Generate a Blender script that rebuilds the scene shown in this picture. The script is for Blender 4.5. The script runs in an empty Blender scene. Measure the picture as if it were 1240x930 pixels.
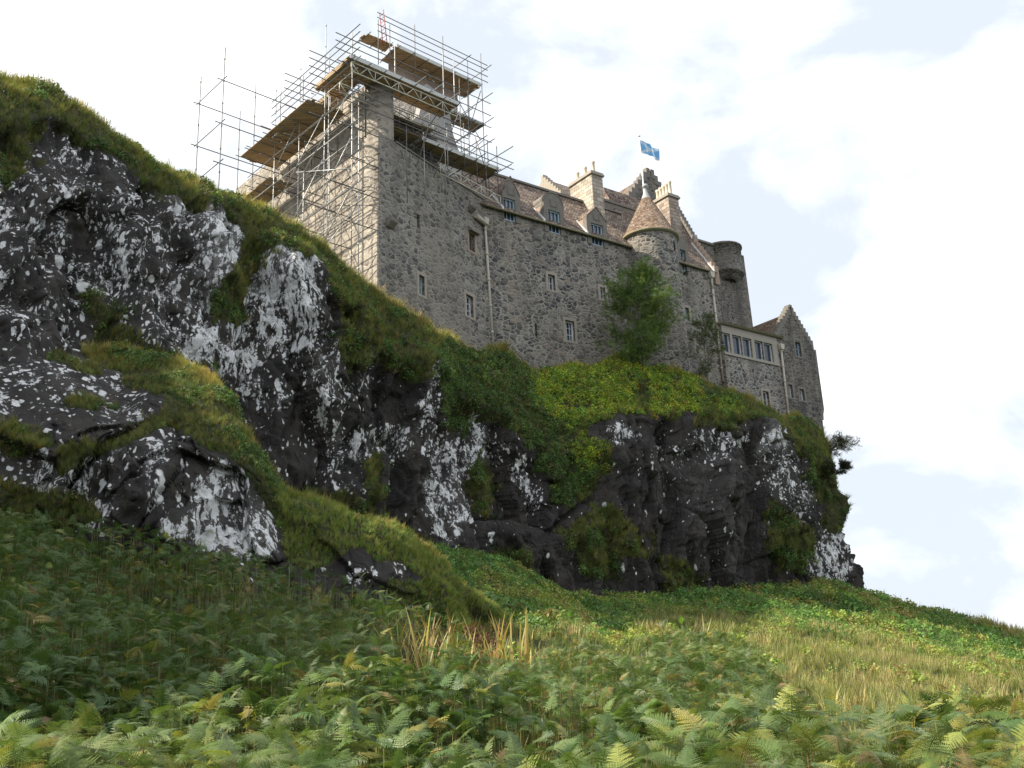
import bpy, math, random
import numpy as np
from mathutils import Matrix, Vector

random.seed(7)
RNG = np.random.default_rng(11)
S = bpy.context.scene
COL = S.collection

# ------------------------------------------------------------------ camera
PW, PH, FPX = 1240.0, 930.0, 1220.0
CAM = np.array([0.0, 0.0, 1.6])
RM = (Matrix.Rotation(math.radians(90 + 17.0), 3, 'X') @ Matrix.Rotation(math.radians(-2.5), 3, 'Z'))
cd = bpy.data.cameras.new('camera')
cam = bpy.data.objects.new('camera', cd)
COL.objects.link(cam)
cam.matrix_world = Matrix.Translation(Vector(CAM)) @ RM.to_4x4()
cd.sensor_width = 36.0
cd.lens = FPX / PW * 36.0
cd.clip_end = 20000
cd.clip_start = 0.05
S.camera = cam

# ------------------------------------------------------------------ light
SUN_EL, SUN_XY = math.radians(41), (-0.97, -0.20)
w = bpy.data.worlds.new('World')
S.world = w
w.use_nodes = True
nt = w.node_tree
bg = nt.nodes['Background']
bg.inputs['Strength'].default_value = 0.1
sky = nt.nodes.new('ShaderNodeTexSky')
sky.sky_type = 'NISHITA'
sky.sun_disc = False
sky.sun_elevation = SUN_EL
sky.sun_rotation = math.atan2(SUN_XY[0], SUN_XY[1])
sky.air_density = 1.0
sky.dust_density = 2.0
tc = nt.nodes.new('ShaderNodeTexCoord')
mp = nt.nodes.new('ShaderNodeMapping')
mp.inputs['Scale'].default_value = (1.0, 1.0, 1.7)
mp.inputs['Location'].default_value = (0.35, 0.2, 0.1)
nt.links.new(tc.outputs['Generated'], mp.inputs['Vector'])
n1 = nt.nodes.new('ShaderNodeTexNoise')
n1.inputs['Scale'].default_value = 4.6
n1.inputs['Detail'].default_value = 9
n1.inputs['Roughness'].default_value = 0.56
n1.inputs['Distortion'].default_value = 0.25
nt.links.new(mp.outputs[0], n1.inputs['Vector'])
rp = nt.nodes.new('ShaderNodeValToRGB')          # cloud brightness: thin grey veil to thick white cloud
rp.color_ramp.elements[0].position = 0.43
rp.color_ramp.elements[0].color = (5.15, 5.6, 6.15, 1)
rp.color_ramp.elements[1].position = 0.72
rp.color_ramp.elements[1].color = (10.2, 10.2, 10.3, 1)
nt.links.new(n1.outputs['Fac'], rp.inputs['Fac'])
mx = nt.nodes.new('ShaderNodeMix')
mx.data_type = 'RGBA'
mx.inputs['Factor'].default_value = 0.94
nt.links.new(sky.outputs[0], mx.inputs[6])
nt.links.new(rp.outputs['Color'], mx.inputs[7])
nt.links.new(mx.outputs[2], bg.inputs['Color'])

ld = bpy.data.lights.new('sun', 'SUN')
ld.energy = 5.0
ld.angle = math.radians(0.7)
ld.color = (1.0, 0.90, 0.74)
lo = bpy.data.objects.new('sun', ld)
COL.objects.link(lo)
_s = Vector((SUN_XY[0] * math.cos(SUN_EL), SUN_XY[1] * math.cos(SUN_EL), math.sin(SUN_EL))).normalized()
lo.rotation_euler = _s.to_track_quat('Z', 'Y').to_euler()
lo.location = (-40, 0, 60)

S.view_settings.view_transform = 'Standard'
S.view_settings.look = 'None'
S.view_settings.exposure = 0.75
S.view_settings.gamma = 1.0
S.view_settings.use_curve_mapping = False
S.render.engine = 'CYCLES'
S.cycles.max_bounces = 6
S.cycles.diffuse_bounces = 3
S.cycles.glossy_bounces = 2
S.cycles.transmission_bounces = 3
S.cycles.transparent_max_bounces = 6
S.cycles.use_denoising = True

# ------------------------------------------------------------------ measuring helpers (photo pixel -> place)
RMn = np.array(RM)
def rays(px, py):
    px = np.asarray(px, float); py = np.asarray(py, float)
    d = np.stack([(px - PW / 2) / FPX, -(py - PH / 2) / FPX, -np.ones_like(px)], -1)
    return d @ RMn.T
def at(px, py, D):
    d = rays(px, py)
    return CAM + d * (np.asarray(D, float) / d[..., 1])[..., None]
def project(P):
    q = (np.asarray(P) - CAM) @ RMn
    z = np.minimum(q[..., 2], -1e-3)
    return PW / 2 + FPX * q[..., 0] / -z, PH / 2 - FPX * q[..., 1] / -z, -z
def in_poly(x, y, poly):
    ins = np.zeros(np.shape(x), bool)
    n = len(poly)
    for i in range(n):
        x0, y0 = poly[i]; x1, y1 = poly[(i + 1) % n]
        c = ((y0 > y) != (y1 > y)) & (x < (x1 - x0) * (y - y0) / ((y1 - y0) or 1e-9) + x0)
        ins ^= c
    return ins

class Fr:
    """A local frame on a wall: X along it, Y away from the viewer, Z up."""
    def __init__(s, o, xd):
        s.o = np.array([o[0], o[1], 0.0])
        h = math.hypot(*xd)
        s.X = np.array([xd[0] / h, xd[1] / h, 0]); s.Y = np.array([-s.X[1], s.X[0], 0]); s.Z = np.array([0, 0, 1.0])
    def w(s, x, y, z):
        return s.o + s.X * x + s.Y * y + s.Z * z
    def px(s, px, py, yl=0.0):
        d = rays(px, py); p0 = s.o + s.Y * yl
        t = np.dot(p0 - CAM, s.Y) / np.dot(d, s.Y)
        q = CAM + d * t - s.o
        return float(np.dot(q, s.X)), float(q[2])

# ------------------------------------------------------------------ noise
def _hash(i, j, k, s):
    n = (i * 374761393 + j * 668265263 + k * 2147483647 + s * 974634777) & 0xFFFFFFFF
    n = ((n ^ (n >> 13)) * 1274126177) & 0xFFFFFFFF
    n = ((n ^ (n >> 16)) * 2246822519) & 0xFFFFFFFF
    return ((n ^ (n >> 15)) & 0xFFFFFF) / float(0xFFFFFF)
def vnoise(p, s=0):
    p = np.asarray(p, float)
    f = np.floor(p).astype(np.int64); t = p - f
    t = t * t * t * (t * (t * 6 - 15) + 10)
    r = 0
    for a in (0, 1):
        wa = t[..., 0] if a else 1 - t[..., 0]
        for b in (0, 1):
            wb = t[..., 1] if b else 1 - t[..., 1]
            for c in (0, 1):
                wc = t[..., 2] if c else 1 - t[..., 2]
                r = r + wa * wb * wc * _hash(f[..., 0] + a, f[..., 1] + b, f[..., 2] + c, s)
    return r * 2 - 1
def fbm(p, o=4, s=0, g=0.5):
    r = 0; a = 1; p = np.asarray(p, float)
    for i in range(o):
        r = r + a * vnoise(p, s + i); p = p * 2.03 + 11.7; a *= g
    return r
def cells(p, s=0):
    """Nearest-cell id value and edge distance (blocky, jointed rock)."""
    p = np.asarray(p, float); f = np.floor(p).astype(np.int64)
    d1 = np.full(p.shape[:-1], 9.0); d2 = d1.copy(); v = np.zeros_like(d1)     # each cell is a tilted plane
    for a in (-1, 0, 1):
        for b in (-1, 0, 1):
            for c in (-1, 0, 1):
                i, j, k = f[..., 0] + a, f[..., 1] + b, f[..., 2] + c
                q = np.stack([i + _hash(i, j, k, s), j + _hash(i, j, k, s + 1), k + _hash(i, j, k, s + 2)], -1)
                d = np.linalg.norm(q - p, axis=-1)
                h = _hash(i, j, k, s + 3)
                h = h + ((p - q) * np.stack([_hash(i, j, k, s + 4) - .5, 0 * h, (_hash(i, j, k, s + 5) - .5) * .35], -1)).sum(-1) * 1.3
                m = d < d1
                d2 = np.where(m, d1, np.minimum(d2, d)); v = np.where(m, h, v); d1 = np.where(m, d, d1)
    return v * 2 - 1, d2 - d1
def sstep(a, b, x):
    t = np.clip((x - a) / (b - a), 0, 1)
    return t * t * (3 - 2 * t)

# ------------------------------------------------------------------ object helpers
def tag(o, label=None, cat=None, group=None, kind=None):
    if label: o['label'] = label
    if cat: o['category'] = cat
    if group: o['group'] = group
    if kind: o['kind'] = kind
    return o
def empty(name, loc, label, cat, group=None):
    o = bpy.data.objects.new(name, None); COL.objects.link(o)
    o.location = loc; o.empty_display_size = 0.3
    return tag(o, label, cat, group)
def root_loc(p):
    l = np.zeros(3)
    while p is not None:
        l += np.array(p.location); p = p.parent
    return l
def finish(name, me, mat, parent=None):
    o = bpy.data.objects.new(name, me); COL.objects.link(o)
    if mat: me.materials.append(mat)
    if parent is not None: o.parent = parent
    return o
class MB:
    """Collects boxes, tubes and plates (world coordinates) into ONE mesh."""
    def __init__(s): s.v = []; s.f = []; s.uv = {}; s.sm = set()
    def poly(s, pts, uv=None, smooth=False):
        b = len(s.v); s.v += [tuple(map(float, p)) for p in pts]
        s.f.append(tuple(range(b, b + len(pts))))
        if uv: s.uv[len(s.f) - 1] = uv
        if smooth: s.sm.add(len(s.f) - 1)
    def mesh(s, vs, fs, smooth=False):
        b = len(s.v); s.v += [tuple(map(float, p)) for p in vs]
        for f in fs:
            s.f.append(tuple(b + i for i in f))
            if smooth: s.sm.add(len(s.f) - 1)
    def box(s, F, x0, x1, y0, y1, z0, z1):
        c = [F.w(x, y, z) for z in (z0, z1) for (x, y) in ((x0, y0), (x1, y0), (x1, y1), (x0, y1))]
        s.mesh(c, [(3, 2, 1, 0), (4, 5, 6, 7), (0, 1, 5, 4), (1, 2, 6, 5), (2, 3, 7, 6), (3, 0, 4, 7)])
    def prism(s, F, prof, y0, y1, axis='y'):
        """prof: list of (x,z), extruded along local y (or (y,z) extruded along x)."""
        n = len(prof)
        if axis == 'y':
            a = [F.w(p[0], y0, p[1]) for p in prof]; b = [F.w(p[0], y1, p[1]) for p in prof]
        else:
            a = [F.w(y0, p[0], p[1]) for p in prof]; b = [F.w(y1, p[0], p[1]) for p in prof]
        s.mesh(a + b, [tuple(range(n)), tuple(range(2 * n - 1, n - 1, -1))] + [(i, i + n, (i + 1) % n + n, (i + 1) % n) for i in range(n)])
    def tube(s, p0, p1, r, n=6, r1=None):
        p0 = np.array(p0, float); p1 = np.array(p1, float); d = p1 - p0
        d = d / (np.linalg.norm(d) + 1e-9)
        u = np.cross(d, (0, 0, 1.0)) if abs(d[2]) < 0.9 else np.cross(d, (1.0, 0, 0))
        u = u / np.linalg.norm(u); v = np.cross(d, u); r1 = r if r1 is None else r1
        cs = [(math.cos(2 * math.pi * i / n), math.sin(2 * math.pi * i / n)) for i in range(n)]
        vs = [p0 + r * (c * u + q * v) for c, q in cs] + [p1 + r1 * (c * u + q * v) for c, q in cs]
        b = len(s.v); s.v += [tuple(map(float, p)) for p in vs]
        for i in range(n):
            s.f.append((b + i, b + (i + 1) % n, b + n + (i + 1) % n, b + n + i)); s.sm.add(len(s.f) - 1)
        s.f.append(tuple(b + i for i in reversed(range(n)))); s.f.append(tuple(b + n + i for i in range(n)))
    def lathe(s, c, prof, n=24, a0=0.0, a1=2 * math.pi, cap=False, uvs=False):
        """prof: list of (radius, z) about the vertical through c."""
        full = abs(a1 - a0 - 2 * math.pi) < 1e-6
        m = n if full else n + 1
        b = len(s.v)
        for (r, z) in prof:
            for i in range(m):
                t = a0 + (a1 - a0) * i / n
                s.v.append((c[0] + r * math.cos(t), c[1] + r * math.sin(t), z))
        sl = 0.0
        for k in range(len(prof) - 1):
            dl = math.hypot(prof[k + 1][0] - prof[k][0], prof[k + 1][1] - prof[k][1])
            for i in range(n):
                j = (i + 1) % m
                s.f.append((b + k * m + i, b + k * m + j, b + (k + 1) * m + j, b + (k + 1) * m + i)); s.sm.add(len(s.f) - 1)
                if uvs:
                    R = max(p[0] for p in prof)
                    ua, ub = R * (a1 - a0) * i / n, R * (a1 - a0) * (i + 1) / n
                    s.uv[len(s.f) - 1] = [(ua, sl), (ub, sl), (ub, sl + dl), (ua, sl + dl)]
            sl += dl
        if cap and full:
            s.f.append(tuple(b + (len(prof) - 1) * m + i for i in range(m)))
            s.f.append(tuple(b + i for i in reversed(range(m))))
    def build(s, name, mat, parent=None):
        off = root_loc(parent) if parent is not None else np.zeros(3)
        V = np.array(s.v, float).reshape(-1, 3)
        me = bpy.data.meshes.new(name)
        me.from_pydata((V - off).tolist(), [], s.f)
        uvl = me.uv_layers.new(name='UVMap').data
        sm = np.zeros(len(s.f), bool)
        for fi, p in enumerate(me.polygons):
            sm[fi] = fi in s.sm
            if fi in s.uv:
                for k, li in enumerate(p.loop_indices): uvl[li].uv = s.uv[fi][k]
                continue
            n = np.array(p.normal); h = np.cross((0, 0, 1.0), n)
            h = h / np.linalg.norm(h) if np.linalg.norm(h) > 1e-4 else np.array([1.0, 0, 0])
            t = np.cross(n, h)
            for li, vi in zip(p.loop_indices, p.vertices):
                uvl[li].uv = (float(V[vi] @ h), float(V[vi] @ t))
        me.polygons.foreach_set('use_smooth', sm)
        me.update()
        return finish(name, me, mat, parent)
def copy_tree(o, parent=None):
    c = o.copy(); COL.objects.link(c); c.parent = parent
    for ch in list(o.children): copy_tree(ch, c)
    return c
def np_mesh(name, V, loops, sizes, smooth=False):
    """Fast mesh from arrays: flat loop indices and polygon sizes."""
    me = bpy.data.meshes.new(name)
    me.vertices.add(len(V)); me.vertices.foreach_set('co', np.ascontiguousarray(V, np.float32).ravel())
    me.loops.add(len(loops)); me.loops.foreach_set('vertex_index', np.ascontiguousarray(loops, np.int32))
    st = np.zeros(len(sizes), np.int32); st[1:] = np.cumsum(sizes)[:-1]
    me.polygons.add(len(sizes)); me.polygons.foreach_set('loop_start', st)
    me.polygons.foreach_set('use_smooth', np.full(len(sizes), smooth))
    me.update(calc_edges=True)
    return me
def add_col(me, C, name='Col'):
    a = me.attributes.new(name, 'FLOAT_COLOR', 'POINT')
    a.data.foreach_set('color', np.ascontiguousarray(np.concatenate([C, np.ones((len(C), 1))], 1), np.float32).ravel())
def add_val(me, v, name):
    a = me.attributes.new(name, 'FLOAT', 'POINT')
    a.data.foreach_set('value', np.ascontiguousarray(v, np.float32))

# ------------------------------------------------------------------ material helpers
class NT:
    def __init__(s, name):
        s.m = bpy.data.materials.new(name); s.m.use_nodes = True
        s.t = s.m.node_tree; s.b = s.t.nodes['Principled BSDF']; s.out = s.t.nodes['Material Output']
        s.b.inputs['Specular IOR Level'].default_value = 0.25
    def n(s, ty, ins=None, **kw):
        nd = s.t.nodes.new(ty)
        for k, v in kw.items(): setattr(nd, k, v)
        for k, v in (ins or {}).items():
            if isinstance(v, bpy.types.NodeSocket): s.t.links.new(v, nd.inputs[k])
            else: nd.inputs[k].default_value = v
        return nd
    def link(s, a, b): s.t.links.new(a, b)
    def mix(s, f, a, b, blend='MIX'):
        nd = s.t.nodes.new('ShaderNodeMix'); nd.data_type = 'RGBA'; nd.blend_type = blend
        for k, v in ((0, f), (6, a), (7, b)):
            if isinstance(v, bpy.types.NodeSocket): s.t.links.new(v, nd.inputs[k])
            else: nd.inputs[k].default_value = v if k == 0 else tuple(v) + (1,) * (4 - len(v))
        return nd.outputs[2]
    def math(s, op, a, b=0.0, c=0.0, clamp=False):
        nd = s.t.nodes.new('ShaderNodeMath'); nd.operation = op; nd.use_clamp = clamp
        for k, v in enumerate((a, b, c)):
            if isinstance(v, bpy.types.NodeSocket): s.t.links.new(v, nd.inputs[k])
            else: nd.inputs[k].default_value = v
        return nd.outputs[0]
    def ramp(s, f, stops):
        nd = s.t.nodes.new('ShaderNodeValToRGB'); e = nd.color_ramp.elements
        while len(e) < len(stops): e.new(0.5)
        for k, (p, c) in enumerate(stops):
            e[k].position = p; e[k].color = tuple(c) + (1,) if hasattr(c, '__len__') else (c, c, c, 1)
        s.t.links.new(f, nd.inputs['Fac'])
        return nd.outputs['Color']
    def noise(s, vec, scale, detail=4, rough=0.55, dist=0.0):
        return s.n('ShaderNodeTexNoise', {'Vector': vec, 'Scale': scale, 'Detail': detail, 'Roughness': rough, 'Distortion': dist}).outputs['Fac']
    def pos(s, scale=(1, 1, 1)):
        g = s.n('ShaderNodeTexCoord')
        return s.n('ShaderNodeMapping', {'Vector': g.outputs['Object'], 'Scale': scale}).outputs[0]
    def attr(s, name): return s.n('ShaderNodeAttribute', attribute_name=name)
    def bump(s, h, strength=0.5, dist=0.05, prev=None):
        nd = s.n('ShaderNodeBump', {'Height': h, 'Strength': strength, 'Distance': dist})
        if prev is not None: s.t.links.new(prev, nd.inputs['Normal'])
        return nd.outputs[0]
    def set(s, color=None, rough=0.85, normal=None, metal=0.0):
        if isinstance(color, bpy.types.NodeSocket): s.link(color, s.b.inputs['Base Color'])
        elif color is not None: s.b.inputs['Base Color'].default_value = tuple(color) + (1,)
        s.b.inputs['Roughness'].default_value = rough; s.b.inputs['Metallic'].default_value = metal
        if normal is not None: s.link(normal, s.b.inputs['Normal'])
        return s.m

def rubble(name, mortar, stones, scale=2.6, weather=0.5, dark=(0.05, 0.05, 0.05)):
    """Random rubble: stones of mixed tones in wide pale mortar, weathered in streaks."""
    m = NT(name)
    P = m.pos((1, 1, 1.55))
    wob = m.n('ShaderNodeTexNoise', {'Vector': P, 'Scale': 2.2, 'Detail': 3})
    Pw = m.n('ShaderNodeVectorMath', {0: P, 1: m.n('ShaderNodeVectorMath', {0: wob.outputs['Color'], 1: (0.42, 0.42, 0.42)}, operation='MULTIPLY').outputs[0]}, operation='ADD').outputs[0]
    e = m.n('ShaderNodeTexVoronoi', {'Vector': Pw, 'Scale': scale, 'Randomness': 0.95}, feature='DISTANCE_TO_EDGE').outputs['Distance']
    v = m.n('ShaderNodeTexVoronoi', {'Vector': Pw, 'Scale': scale, 'Randomness': 0.95}, feature='F1').outputs['Color']
    sep = m.n('ShaderNodeSeparateColor', {'Color': v})
    tone = m.ramp(sep.outputs[0], stones)
    fine = m.noise(m.pos(), 7.0, 6, 0.65)
    tone = m.mix(m.math('MULTIPLY', m.math('SUBTRACT', fine, 0.38), 0.55, clamp=True), tone, (0.30, 0.285, 0.26))
    # ragged mortar: the joint width wanders, some stones are half harled over
    big = m.noise(m.pos(), 0.55, 4, 0.6)
    wid = m.math('MULTIPLY_ADD', big, 0.50, -0.165)
    wid2 = m.math('ADD', wid, m.math('MULTIPLY', m.math('SUBTRACT', sep.outputs[1], 0.5), 0.16))
    jm = m.math('SUBTRACT', 1.0, m.math('DIVIDE', m.math('SUBTRACT', e, m.math('MULTIPLY', wid2, 0.5)), 0.05, clamp=True), clamp=True)
    mort = m.mix(fine, mortar, tuple(c * 0.62 for c in mortar))
    col = m.mix(jm, tone, mort)
    drift = m.noise(m.pos(), 0.23, 3, 0.5)
    col = m.mix(m.math('MULTIPLY_ADD', drift, 3.0, -1.15, clamp=True), col, m.mix(0.55, col, (0.26, 0.225, 0.18)))
    st = m.noise(m.pos((0.9, 0.9, 0.16)), 0.9, 6, 0.65)
    stm = m.math('MULTIPLY', m.math('MULTIPLY_ADD', st, 4.0, -1.9, clamp=True), weather)
    col = m.mix(stm, col, dark)
    sp = m.noise(m.pos(), 3.4, 3, 0.7)
    col = m.mix(m.math('MULTIPLY', m.math('MULTIPLY_ADD', sp, 12.0, -8.0, clamp=True), 0.55), col, (0.52, 0.52, 0.48))
    h = m.math('MULTIPLY_ADD', e, 1.2, m.math('MULTIPLY', fine, 0.25))
    return m.set(col, 0.92, m.bump(h, 0.8, 0.12))
def plain(name, c, rough=0.7, var=0.25, scale=3.0, metal=0.0, bump=0.15):
    m = NT(name); f = m.noise(m.pos(), scale, 6, 0.65)
    col = m.mix(f, tuple(x * (1 + var) for x in c), tuple(x * (1 - var) for x in c))
    return m.set(col, rough, m.bump(f, bump, 0.02) if bump else None, metal)
def tiles(name, cols, bw=0.26, rh=0.17, moss=0.3, joint=(0.035, 0.028, 0.025)):
    m = NT(name)
    uv = m.n('ShaderNodeTexCoord').outputs['UV']
    j = m.n('ShaderNodeTexNoise', {'Vector': uv, 'Scale': 3.0, 'Detail': 2})
    uvw = m.n('ShaderNodeVectorMath', {0: uv, 1: m.n('ShaderNodeVectorMath', {0: j.outputs['Color'], 1: (0.05, 0.05, 0)}, operation='MULTIPLY').outputs[0]}, operation='ADD').outputs[0]
    br = m.n('ShaderNodeTexBrick', {'Vector': uvw, 'Scale': 1.0, 'Brick Width': bw, 'Row Height': rh, 'Mortar Size': 0.016, 'Mortar Smooth': 0.3,
             'Color1': (0, 0, 0, 1), 'Color2': (1, 1, 1, 1), 'Mortar': (0.5, 0.5, 0.5, 1)})
    br.offset = 0.5
    t = m.ramp(m.n('ShaderNodeSeparateColor', {'Color': br.outputs['Color']}).outputs[0], cols)
    f = m.noise(m.pos(), 1.3, 5, 0.65)
    t = m.mix(m.math('MULTIPLY', m.math('MULTIPLY_ADD', f, 5.0, -2.4, clamp=True), moss), t, (0.36, 0.33, 0.28))
    t = m.mix(br.outputs['Fac'], t, joint)
    sv = m.n('ShaderNodeSeparateXYZ', {'Vector': uvw})
    saw = m.math('FRACT', m.math('DIVIDE', sv.outputs['Y'], rh))
    h = m.math('SUBTRACT', m.math('SUBTRACT', 1.0, saw), m.math('MULTIPLY', br.outputs['Fac'], 0.6))
    return m.set(t, 0.85, m.bump(h, 0.8, 0.05))
def foliage(name, trans=0.3, rough=0.6, tint=(1.22, 1.34, 1.10)):
    m = NT(name)
    c = m.mix(1.0, m.attr('Col').outputs['Color'], tint, 'MULTIPLY')
    m.set(c, rough); m.b.inputs['Specular IOR Level'].default_value = 0.5
    tr = m.n('ShaderNodeBsdfTranslucent', {'Color': m.mix(1.0, c, (1.25, 1.25, 0.7), 'MULTIPLY')})
    mx = m.n('ShaderNodeMixShader', {0: trans, 1: m.b.outputs[0], 2: tr.outputs[0]})
    m.link(mx.outputs[0], m.out.inputs['Surface'])
    return m.m
# ================================================================== TERRAIN
# ---- ground: one sheet through surveyed points, falling to the sea beyond the ridge
G = [  # photo x, y, distance, depth of the plant cover standing on it
 (620,930,6.5,.85),(100,930,6.5,.85),(1150,930,6.5,.8),(-150,900,6.5,.8),(620,850,9.5,.8),(100,850,9,.8),(-150,760,12,.8),
 (100,740,15,.7),(-200,640,21,.6),(50,620,22.5,.6),(200,655,22.5,.6),(330,690,22.5,.6),(430,725,24,.6),(520,752,26,.5),(500,800,16.5,.75),(300,800,12,.75),
 (580,772,26,.35),(800,830,14,.75),(700,800,20,.6),(760,782,27,.3),(850,765,32,.3),(620,765,27,.3),(620,735,32,.3),(620,706,38,.3),(612,680,46,.3),(565,735,30,.3),(560,702,36,.3),(545,668,42,.3),(500,655,44,.3),(700,776,27,.3),(700,748,36,.3),(690,725,44,.3),(675,712,50,.3),(760,752,38,.3),(765,730,50,.3),(830,742,46,.3),
 (820,726,54,.3),(900,712,60,.3),(960,706,64,.3),(1035,716,70,.3),(1000,760,42,.3),(1000,820,20,.5),(1000,870,12,.7),(1000,790,27,.35),
 (1100,738,64,.4),(1170,762,60,.4),(1240,788,55,.4),(1320,818,50,.4),(1240,850,22,.4),(1120,800,36,.35),(1240,890,13,.6),(1400,870,22,.4),(1150,850,18,.5),(1380,930,9,.8)]
pts = [np.append(at(x, y, D)[:2], at(x, y, D)[2] - o) for x, y, D, o in G]
def beyond(x, y, D, dz):
    p = at(x, y, D); return np.array([p[0], p[1], dz])
pts += [np.array(q, float) for q in [(0, 0, .05), (-5, -2, .4), (6, -3, -.3), (0, -14, -1), (-20, -10, 3), (22, -10, -3), (-45, 5, 12), (-40, 30, 14), (-30, 60, 14), (0, 75, 8), (25, 90, 4),
        (40, 84, 1.5), (48, 76, -1), (52, 64, -3.5), (56, 50, -4), (60, 95, -9), (75, 60, -12), (70, 20, -10), (45, 15, -4), (90, 110, -17), (90, -10, -16), (0, 120, 2), (-60, 110, 8), (-60, -20, 10)]]
pts = np.array(pts)
def _U(r2): return 0.5 * r2 * np.log(r2 + 1e-9)
_n = len(pts)
_K = _U(((pts[:, None, :2] - pts[None, :, :2]) ** 2).sum(-1)) + np.eye(_n) * 1.5
_Pm = np.concatenate([np.ones((_n, 1)), pts[:, :2]], 1)
_A = np.block([[_K, _Pm], [_Pm.T, np.zeros((3, 3))]])
_W = np.linalg.solve(_A, np.concatenate([pts[:, 2], np.zeros(3)]))
def ground_z(x, y):
    x = np.asarray(x, float); y = np.asarray(y, float); sh = x.shape; x = x.ravel(); y = y.ravel()
    z = np.zeros(len(x))
    for i in range(0, len(x), 20000):
        q = np.stack([x[i:i + 20000], y[i:i + 20000]], -1)
        z[i:i + 20000] = _U(((q[:, None] - pts[None, :, :2]) ** 2).sum(-1)) @ _W[:_n] + _W[_n] + q @ _W[_n + 1:]
    P = np.stack([x, y, np.zeros_like(x)], -1)
    d = np.hypot(x, y)
    z = z + fbm(P * 0.35, 3, 50) * 0.28 * sstep(3, 14, d) + fbm(P * 1.1, 2, 60) * 0.07
    return z.reshape(sh)

gx = np.concatenate([np.arange(-60, -26, 1.0), np.arange(-26, 60, 0.4), np.arange(60, 95, 1.0)])
gy = np.concatenate([np.arange(-20, 2, 1.0), np.arange(2, 84, 0.4), np.arange(84, 121, 1.0)])
GX, GY = np.meshgrid(gx, gy)
GZ = ground_z(GX, GY)
def grid_mesh(name, X, Y, Z, smooth=True):
    h, w_ = X.shape
    idx = np.arange(h * w_).reshape(h, w_)
    q = np.stack([idx[:-1, :-1], idx[:-1, 1:], idx[1:, 1:], idx[1:, :-1]], -1).reshape(-1, 4)
    return np_mesh(name, np.stack([X, Y, Z], -1).reshape(-1, 3), q.ravel(), np.full(len(q), 4), smooth)
m = NT('meadow_soil')
f = m.noise(m.pos(), 0.9, 6, 0.65); f2 = m.noise(m.pos(), 9.0, 4, 0.7)
c = m.ramp(f, [(0.3, (0.030, 0.040, 0.014)), (0.5, (0.055, 0.070, 0.022)), (0.72, (0.11, 0.105, 0.045))])
c = m.mix(m.math('MULTIPLY', f2, 0.6), c, (0.028, 0.030, 0.014))
M_soil = m.set(c, 0.95, m.bump(f2, 0.7, 0.08))
o = finish('ground', grid_mesh('ground', GX, GY, GZ), M_soil); tag(o, 'grassy hillside falling away below the cliff to the right', 'hillside', kind='structure')

m = NT('sea_water')
wv = m.noise(m.pos(), 0.25, 6, 0.6)
M_sea = m.set((0.03, 0.05, 0.06), 0.15, m.bump(wv, 0.3, 0.3))
b = MB(); b.poly([(-9000, -9000, -16.5), (9000, -9000, -16.5), (9000, 9000, -16.5), (-9000, 9000, -16.5)])
o = b.build('sea', M_sea); tag(o, 'sea lying below and beyond the hill', 'sea', kind='structure')

# ---- cliffs: each column in view is surveyed at its foot, at the lip of the rock and at the grassy crest
CL = [((-420,640,17),(-420,20,19),(-420,-90,24)),
 ((-200,632,20.5),(-200,120,24),(-200,20,28)),((0,625,23.5),(0,165,27.5),(0,92,31)),((60,630,25.5),(68,146,30),(60,122,32.5)),((130,640,28),(132,192,32),(130,164,34.5)),
 ((200,650,31),(200,238,34.8),(185,206,37)),((250,655,33),(252,240,37),(240,224,39)),((300,660,35.5),(298,274,39),(300,247,41)),
 ((360,665,37.5),(368,322,41),(370,291,43.5)),((420,668,39.5),(428,378,43),(420,333,46)),((470,660,41.5),(478,432,44.5),(470,368,48)),
 ((520,655,43.2),(528,440,45.6),(524,402,49)),((560,662,46.5),(556,485,49),(560,422,54)),((610,674,49.5),(605,510,52),(610,430,57)),
 ((655,702,52),(660,545,54.5),(640,452,60)),((705,714,54),(706,520,57),(700,444,62)),((760,718,55.8),(750,503,59.5),(760,440,64.5)),
 ((820,708,59),(828,502,62),(820,452,66)),((880,704,62),(893,505,65),(880,476,69)),((940,700,65.5),(932,520,68),(925,500,71.5)),
 ((990,702,69),(988,548,72),(985,518,75.5)),((1010,711,72),(1002,572,74.5),(994,532,78)),((1018,712,75.5),(1014,612,77),(1002,542,81)),
 ((1012,711,83),(1004,612,85),(990,540,88)),((1000,708,92),(990,600,92),(960,530,95))]
NB, NL, NK = 230, 36, 20
def interp_cols(ctrl, n, wts):
    """Catmull-Rom through control columns, resampled evenly by plan length."""
    P = np.array(ctrl)                                   # k, 3, 3
    k = len(P); seg = np.linalg.norm(np.diff(P[:, 0, :2], axis=0), axis=1)
    t = np.concatenate([[0], np.cumsum(seg)]); tt = np.linspace(0, t[-1], n)
    i = np.clip(np.searchsorted(t, tt, side='right') - 1, 0, k - 2); u = ((tt - t[i]) / seg[i])[:, None, None]
    p0, p1, p2, p3 = P[np.maximum(i - 1, 0)], P[i], P[i + 1], P[np.minimum(i + 2, k - 1)]
    cr = 0.5 * (2 * p1 + (p2 - p0) * u + (2 * p0 - 5 * p1 + 4 * p2 - p3) * u ** 2 + (3 * p1 - p0 - 3 * p2 + p3) * u ** 3)
    return 0.5 * cr + 0.5 * (p1 * (1 - u) + p2 * u), tt
cc = [[at(*q) for q in col] for col in CL]
cc = [[np.array(q, float) for q in col] for col in (((-21, 2.2, 1), (-22, 2.2, 6), (-30, 2.2, 8)), ((-17.5, 5.8, 1.5), (-18.5, 5.8, 14.5), (-24, 5.8, 16.5)), ((-16.5, 10.0, 1.8), (-17.5, 10.0, 16), (-22, 11, 18)))] + cc  # three unseen columns added on the left to cast shade over the foreground
NC = 1250
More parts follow.
